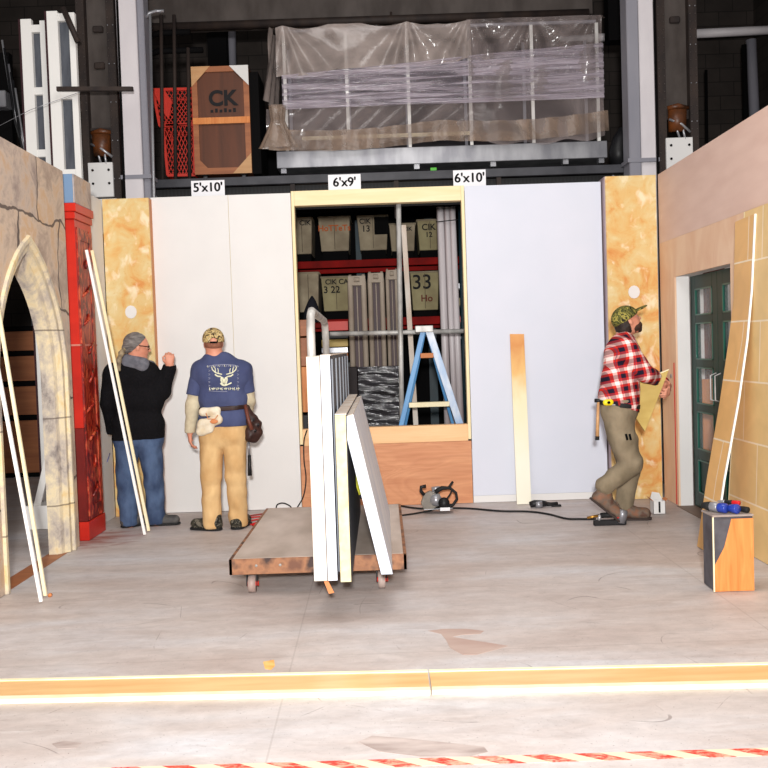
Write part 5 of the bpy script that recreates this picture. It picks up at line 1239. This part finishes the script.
feet=[C(LA,A_(205,526,-.03),.04,.035,k=.02),C(RA,A_(239,522,.12),.04,.035,k=.02)]
sdf_mesh('body',hp+neck+tor+la1+la2+ra1+ra2+pel+legs+lh+rh,SKIN,t,.0085)
eyes(hc,fr,t)
hem=A_(221,426)[2]; nk=A_(216,355)
cutn=[C(hc+V((0,0,-.15)),hc+V((0,.0,.0)),.066,.09,k=.01)]
sl=A_(221,398)[2]
sdf_mesh('t_shirt',tor+[C(LS,LS+V((0,0,-.04)),.055,.055,k=.05),C(RS,RS+V((0,0,-.04)),.055,.055,k=.05)]+pel,NAVY,t,.009,.024,clip=lambda X:(hem-X[...,2]).astype(np.float32),cut=cutn,noise=folds(.004,1,4))
for S_,E_ in ((LS,A_(193,404,-.03)),(RS,A_(248,400,.02))):
    d_=(E_-S_); q_=S_+d_*.74; d_=d_/np.linalg.norm(d_)
    sdf_mesh('sleeve',[C(S_,E_,.070,.060,k=.03)],NAVY,t,.008,.010,clip=lambda X:((X-q_)@d_).astype(np.float32),noise=folds(.004,1.2,6))
sdf_mesh('undersleeve',la1+la2,BEIGE,t,.008,.013,clip=lambda X:np.maximum(X[...,2]-(sl+.09),A_(190,433)[2]-X[...,2]).astype(np.float32),noise=folds(.0035,1.6,2))
sdf_mesh('undersleeve',ra1+ra2,BEIGE,t,.008,.013,clip=lambda X:np.maximum(X[...,2]-(sl+.09),A_(190,426)[2]-X[...,2]).astype(np.float32),noise=folds(.0035,1.6,6))
pants('work_trousers',pel+[tor[2]],legs,TANC,t,hem+.03,8,.005,.018)
f,r_,u,R=fr
sdf_mesh('cap',[EL(hc+u*.035-f*.002,(.108,.090,.098),.02,R)],CAMO1,t,.008,.004,clip=lambda X:(-((X-hc)@u)+.012-.0*((X-hc)@f)).astype(np.float32),cut=[EL(hc+u*.03-f*.1,(.04,.03,.022),.01,R)])
sdf_mesh('cap_brim',[EL(hc+u*.03+f*.13,(.075,.075,.010),.02,R)],CAMO1,t,.006)
MB().tube([Vector(hc-f*.106+u*.014+r_*.03),Vector(hc-f*.112+u*.014),Vector(hc-f*.106+u*.014-r_*.03)],.008,BLACK,8).build('cap_strap',t,0,t.location).parent=[o for o in t.children if o.name.startswith('cap')][0]
sdf_mesh('cropped_hair',[EL(hc+u*.0-f*.01,(.098,.079,.07),.02,R)],SKIN if False else mat('stubble_hair',(150,96,74),(126,80,62),rough=.8,scale=(60,60,60)),t,.008,.002,clip=lambda X:np.maximum(((X-hc)@f)+.03,((X-hc)@u)-.014).astype(np.float32))
shoe2('boot',LA,(-.93,.35),BCAMO,t,.30,.054,.09,h=.115)
shoe2('boot',RA,(.25,.97),BCAMO,t,.30,.054,.09,h=.115)
# deer print lying on the back of the shirt
PRN=mat('cream_print',(226,224,196),rough=.9); PRN2=mat('dull_print',(140,142,164),rough=.9)
bv=None
def onback(px,py):
    """nearest shirt surface behind that point of the back"""
    o=[o for o in t.children if o.name.startswith('t_shirt')][0]
    p=at(px,py,Y0-.6)-t.location; ok,loc,nn,ix=o.ray_cast(p,(at(px,py,Y0)-at(px,py,Y0-.6)).normalized())
    return (loc+t.location+nn*.003) if ok else at(px,py,Y0-.13)
bpy.context.view_layer.update()
mb=MB()
def stroke(pts,r,M=PRN,closed=False): mb.tube([onback(*p) for p in pts],r,M,5,closed=closed)
def scr(x,y): return (175+x*95/561.0,320+y*130/768.0)   # reading positions taken off an enlargement
for s_ in (1,-1):
    m_=lambda x,y:scr(290+(x-290)*s_,y)
    stroke([m_(278,322),m_(262,318),m_(240,312),m_(222,296),m_(216,278)],.005); stroke([m_(240,312),m_(238,290),m_(232,276)],.004); stroke([m_(255,317),m_(256,298),m_(252,286)],.004)
    stroke([m_(272,335),m_(250,332),m_(236,322)],.007)
    stroke([m_(275,335),m_(272,355),m_(280,380),m_(290,388)],.007); stroke([m_(282,338),m_(284,370)],.006)
stroke([scr(268,372),scr(280,385),scr(300,386),scr(318,378),scr(334,370)],.007); stroke([scr(290,346),scr(290,384)],.005)
o=mb.build('deer_print',t,0,t.location); o['label']='cream printed deer head'
mb=MB()
stroke([scr(186,276),scr(230,268),scr(290,264),scr(350,268),scr(376,276)],.004,PRN2)
for k in range(17): x=192+k*11; stroke([scr(x,270-(4 if 3<k<13 else 0)),scr(x+4,281-(4 if 3<k<13 else 0))],.003,PRN2 if k%3 else PRN)
for k in range(15): x=206+k*12; stroke([scr(x,398+2*(k%2)),scr(x+(3 if k%2 else -2),414),scr(x+6,402 if k%3 else 412)],.0035,PRN)
stroke([scr(200,420),scr(290,424),scr(378,416)],.003,PRN2)
for k in range(5): y=296+k*22; stroke([scr(198,y),scr(208,y+3),scr(199,y+10)],.0035,PRN2); stroke([scr(366,y),scr(376,y+4),scr(368,y+10)],.003,PRN2)
mb.build('print_border',t,0,t.location)
# tool belt
c0=A_(223,408,0)
tb=thing('tool_belt',(c0[0],Y0,c0[2]),'dark belt with cream canvas pouch and brown leather tool bag worn by man in blue','tool belt')
zb_=c0[2]
sdf_mesh('waist_belt',tor,LEATHER,tb,.008,.032,clip=lambda X:np.abs((X[...,2]-zb_)-.04*(X[...,0]-c0[0])).astype(np.float32)-.02)
sdf_mesh('canvas_pouch',[C(A_(203,412,-.13),A_(217,411,-.165),.032,.03,(0,1,0),1.2,.03),C(A_(202,424,-.13),A_(218,420,-.17),.036,.034,(0,1,0),1.2,.03),C(A_(200,432,-.12),A_(210,429,-.15),.03,.03,(0,1,0),1.2,.03)],CREAM,tb,.007,.006,noise=folds(.003,2,3))
MB().tube([Vector(A_(206,413,-.215)),Vector(A_(208,419,-.215)),Vector(A_(215,419,-.22)),Vector(A_(218,415,-.215))],.004,COPPER,6).build('pouch_stitching',tb,0,tb.location)
sdf_mesh('logo_patch',[EL(A_(214,421.5,-.222),(.035,.006,.02),.01)],COPPER,tb,.004)
sdf_mesh('leather_bag',[C(A_(246.5,409,-.02),A_(250,418,-.02),.035,.05,(0,1,0),.9,.04),C(A_(251,420,-.03),A_(256,424,-.02),.05,.05,k=.03),C(A_(250,433,-.02),A_(257,432,-.0),.055,.05,k=.03),C(A_(250,438,-.02),A_(254,438,0),.04,.04,k=.03)],LEATHER,tb,.007,0,noise=folds(.004,2,9))
MB().tube([Vector(A_(245,405,-.06)),Vector(A_(248,418,-.09)),Vector(A_(252,430,-.11))],.016,mat('rust_leather',(104,54,40),rough=.5),8).build('hanging_strap',tb,0,tb.location)
for (x,y) in ((253,421),(258,426),(255,432)): MB().tube([Vector(A_(x,y,-.075)),Vector(A_(x+.8,y-2,-.085))],.009,BLACKM,6).build('buckle',tb,0,tb.location).parent=[o for o in tb.children if o.name.startswith('leather_bag')][0]
hm=thing('hammer',Vector(A_(249.5,444,0)),'hammer with grey handle hanging from the leather tool bag','hammer')
MB().tube([Vector(A_(248.5,441,0)),Vector(A_(249.3,455,0))],.010,GALV,8).build('shaft',hm,0,hm.location)
MB().tube([Vector(A_(249.3,455,0)),Vector(A_(249.6,466,0)),Vector(A_(249.9,475.5,0))],[.014,.015,.019],BLACKM,8).build('grip',hm,0,hm.location)

# ---------------------------------------------------------------- person C: plaid shirt
Y0=7.72
foot=fl(624,519); t=thing('person',(foot.x,Y0,0),'person in red plaid shirt and green camouflage cap looking up, holding a board','person'); TC=t
hc=A_(627.5,321.5,0); hp,fr=headprims(hc,(.90,.12,.42),(-.42,0,.9),1.0)
neck=[C(A_(624,338,0),hc+V((-.03,0,-.05)),.066,.06,k=.03)]
tor=[C(A_(622,354,-.05),A_(622,354,.08),.12,.12,(1,0,0),.95,.05),C(A_(621,375,-.04),A_(621,375,.07),.135,.135,(1,0,0),1.0,.06),C(A_(619,394,-.04),A_(619,394,.07),.145,.145,(1,0,0),1.0,.06),C(A_(624,347,-.15),A_(625,347,.17),.058,.058,k=.06),C(A_(623,342,-.05),A_(624,342,.07),.062,.062,k=.05)]
ra=[C(A_(627,350,-.17),A_(645,373,-.19),.066,.056,k=.04),C(A_(645,373,-.19),A_(656,379,-.0),.05,.042,k=.02)]
la=[C(A_(628,350,.18),A_(645,376,.24),.064,.052,k=.04),C(A_(645,376,.24),A_(662,383,.13),.05,.038,k=.02)]
pel=[C(A_(619.5,408,-.05),A_(619.5,408,.07),.142,.142,(1,0,0),1.0,.05)]
RHp,LHp=A_(617,415,-.10),A_(618,415,.11); RK,LK=A_(631.5,464,-.11),A_(629,470,.12); RA,LA=A_(605,486,-.10),A_(624,507,.12)
legs=[C(RHp,A_(623,440,-.105),.115,.098,k=.04),C(A_(623,440,-.105),RK,.098,.080,k=.03),C(RK,RA,.078,.066,k=.02),C(LHp,LK,.112,.078,k=.04),C(LK,LA,.076,.064,k=.02)]
lh=hand(A_(668,386,.06),(-.22,-.85,-.42),(-1,.1,.0),.75,1,1.1); rh=hand(A_(656.5,380,.01),(.55,.4,-.5),(-.2,-.9,-.1),.5,-1,1.0)
fore=[C(A_(662,383,.13),A_(668,386,.06),.036,.032,k=.02)]
feet=[C(RA,A_(607,509,-.1),.042,.036,k=.02),C(LA,A_(637,516,.12),.042,.036,k=.02)]
sdf_mesh('body',hp+neck+tor+ra+la+fore+pel+legs+lh+rh,SKIN,t,.0085)
eyes(hc,fr,t)
hz1=A_(598,398)[2]; hx=A_(598,398)[0]
def hem3(X): return (hz1-.012-(X[...,0]-hx)*.36)-X[...,2]
sdf_mesh('plaid_shirt',tor+ra+la+pel,PLAID,t,.009,.022,clip=lambda X:hem3(X).astype(np.float32),cut=[C(hc+V((0,0,-.14)),hc,.062,.1,k=.01),EL(A_(657,380,.01),(.05,.09,.05)),EL(A_(668,386,.03),(.05,.11,.06))],noise=folds(.005,1,3))
pants('cargo_trousers',pel+[tor[2]],legs,OLIVE,t,hz1-.01,5,.006,.018)
mb=MB(); q=[A_(x,y,-.1) for x,y in ((619,432),(633,430),(635,450),(621,453))]
sdf_mesh('cargo_pocket',[C(A_(624,437,-.17),A_(629,436,-.17),.052,.052,(0,1,0),1.4,.03),C(A_(625,448,-.165),A_(630,447,-.165),.05,.05,(0,1,0),1.4,.03)],OLIVE,t,.008,0)
mb=MB()
for x in (626,629.5): mb.tube([Vector(A_(x,434,-.235)),Vector(A_(x+1.4,440,-.235))],.009,BLACK,6)
mb.build('pocket_pens',t,0,t.location)
f,r_,u,R=fr
sdf_mesh('cap',[EL(hc+u*.036-f*.008,(.112,.090,.098),.02,R)],CAMO2,t,.008,.004,clip=lambda X:(-((X-hc)@u)+.018+.12*((X-hc)@f)).astype(np.float32))
sdf_mesh('cap_brim',[EL(hc+u*.048+f*.135,(.075,.078,.011),.02,R)],CAMO2,t,.006)
sdf_mesh('hair',[EL(hc-f*.03-u*.012,(.084,.086,.085),.02,R),C(hc-f*.07-u*.05-r_*.03,hc-f*.07-u*.05+r_*.03,.04,.04,k=.03)],HAIRD,t,.008,.004,clip=lambda X:np.maximum(((X-hc)@f)+.022,((X-hc)@u)-.035).astype(np.float32),noise=folds(.002,4,3))
sdf_mesh('beard',[EL(hc+f*.035-u*.066,(.060,.060,.046),.03,R),C(hc+f*.055-u*.095,hc+f*.057-u*.1,.028,.024,k=.02)],HAIRB,t,.007,.003,clip=lambda X:np.maximum(((X-hc)@u)+.038-.35*np.maximum(.05-((X-hc)@f),0),-((X-hc)@f)-.0).astype(np.float32),noise=folds(.002,4,1),cut=[EL(hc+f*.1-u*.052,(.02,.022,.006),.01,R)])
sdf_mesh('undershirt_collar',[C(A_(621.5,336.5,-.045),A_(628,338,-.055),.018,.018,k=.02)],WHITE,t,.006)
# boots (heel of the near one raised)
def boot(heel,toe,par):
    shoe('work_boot',heel,toe,mat('brown_hiking_leather',(128,88,66),(86,58,46),rough=.7,scale=(16,16,16),c3=(104,90,78)),par,.058,mat('dark_brown_sole',(58,46,42),rough=.8),.12)
tl_=gnd(615,520.5,.006); tl_[1]=Y0-.1; hl=A_(589.5,499,-.10); boot(hl,tl_,t)
hl2=V((LA[0]-.085,LA[1],.003)); boot(hl2,hl2+V((.30,-.05,0)),t)
# held board
t2=thing('held_board',Vector(A_(652,400,-.02)),'ochre board with pale edge held under the arm of man in plaid','board')
q=[Vector(A_(639,382.5,-.05)),Vector(A_(669,370,-.05)),Vector(A_(645,431.5,-.05)),Vector(A_(632,412,-.05))]
MB().slab(q,.02,KHAKI,Vector((0,1,0))).build('board_face',t2,.001,t2.location)
MB().bar(q[0]+Vector((0,.01,.004)),q[1]+Vector((0,.01,.004)),.008,.024,CREAMW).build('pale_edge',t2,0,t2.location)
# belt gear
p=A_(608.5,402.5,-.2); t3=thing('tape_measure',Vector(p),'yellow tape measure clipped at the belt of man in plaid','tape measure')
sdf_mesh('case',[C(p+V((-.018,.01,0)),p+V((.018,.01,0)),.026,.026,(0,1,0),1.3,.01)],YEL,t3,.005)
MB().tube([Vector(p+V((.0,-.016,0))),Vector(p+V((0,-.009,0)))],.013,BLACK,10).build('hub',t3,0,t3.location)
MB().box(p[0]+.03,p[0]+.055,p[1],p[1]+.02,p[2]-.025,p[2]-.015,GALV).build('blade_tip',t3,0,t3.location)
t4=thing('belt_and_hammer_loop',Vector(A_(613,403,0)),'black belt of the man in plaid, just under the shirt hem','belt')
bz_=A_(600,403,0)[2]
sdf_mesh('strap',pel+tor[2:3],RUBBER,t4,.008,.021,clip=lambda X:(np.abs(X[...,2]-(bz_+.01-(X[...,0]-hx)*.15))-.02).astype(np.float32))
p0=A_(598.3,402,-.06); p1=A_(597.2,440,-.06); t5=thing('claw_hammer',Vector(p0),'wooden handled hammer hanging behind the man in plaid','hammer')
MB().tube([Vector(p0),Vector((p0+p1)/2),Vector(p1+(p0-p1)*.1)],[.012,.014,.016],TANW,8).build('handle',t5,0,t5.location)
MB().tube([Vector(p1+(p0-p1)*.098),Vector(p1)],.018,RUBBER,8).build('butt',t5,0,t5.location)
MB().tube([Vector(p0+V((-.03,0,.012))),Vector(p0+V((.05,0,.012)))],.016,BLACKM,8).build('head',t5,0,t5.location)
# ------------------------------------------------------------------ light
def area(name,loc,target,size,power,colr=(1,1,1),sy=None):
    l=bpy.data.lights.new(name,'AREA'); l.energy=power; l.size=size; l.color=colr
    if sy: l.shape='RECTANGLE'; l.size_y=sy
    else: l.shape='DISK'
    o=bpy.data.objects.new(name,l); col.objects.link(o); o.location=loc
    o.rotation_euler=(Vector(target)-Vector(loc)).to_track_quat('-Z','Y').to_euler(); return o
area('photo_flash',(.0,-.7,2.0),(0,9,1.4),.3,625,(1,.985,.965))
area('overhead_fill',(0,4.4,6.2),(0,5.8,0),3.0,170,(1,.965,.94),5.0)  # unseen overhead area light, added to brighten the floor
w=bpy.data.worlds.new('world'); scn.world=w; w.use_nodes=True
b=w.node_tree.nodes['Background']; b.inputs[0].default_value=(1,.95,.92,1); b.inputs[1].default_value=.26
vs_=scn.view_settings; scn.display_settings.display_device='sRGB'; vs_.view_transform='Standard'; vs_.look='None'; vs_.exposure=.07; vs_.gamma=1; vs_.use_curve_mapping=False
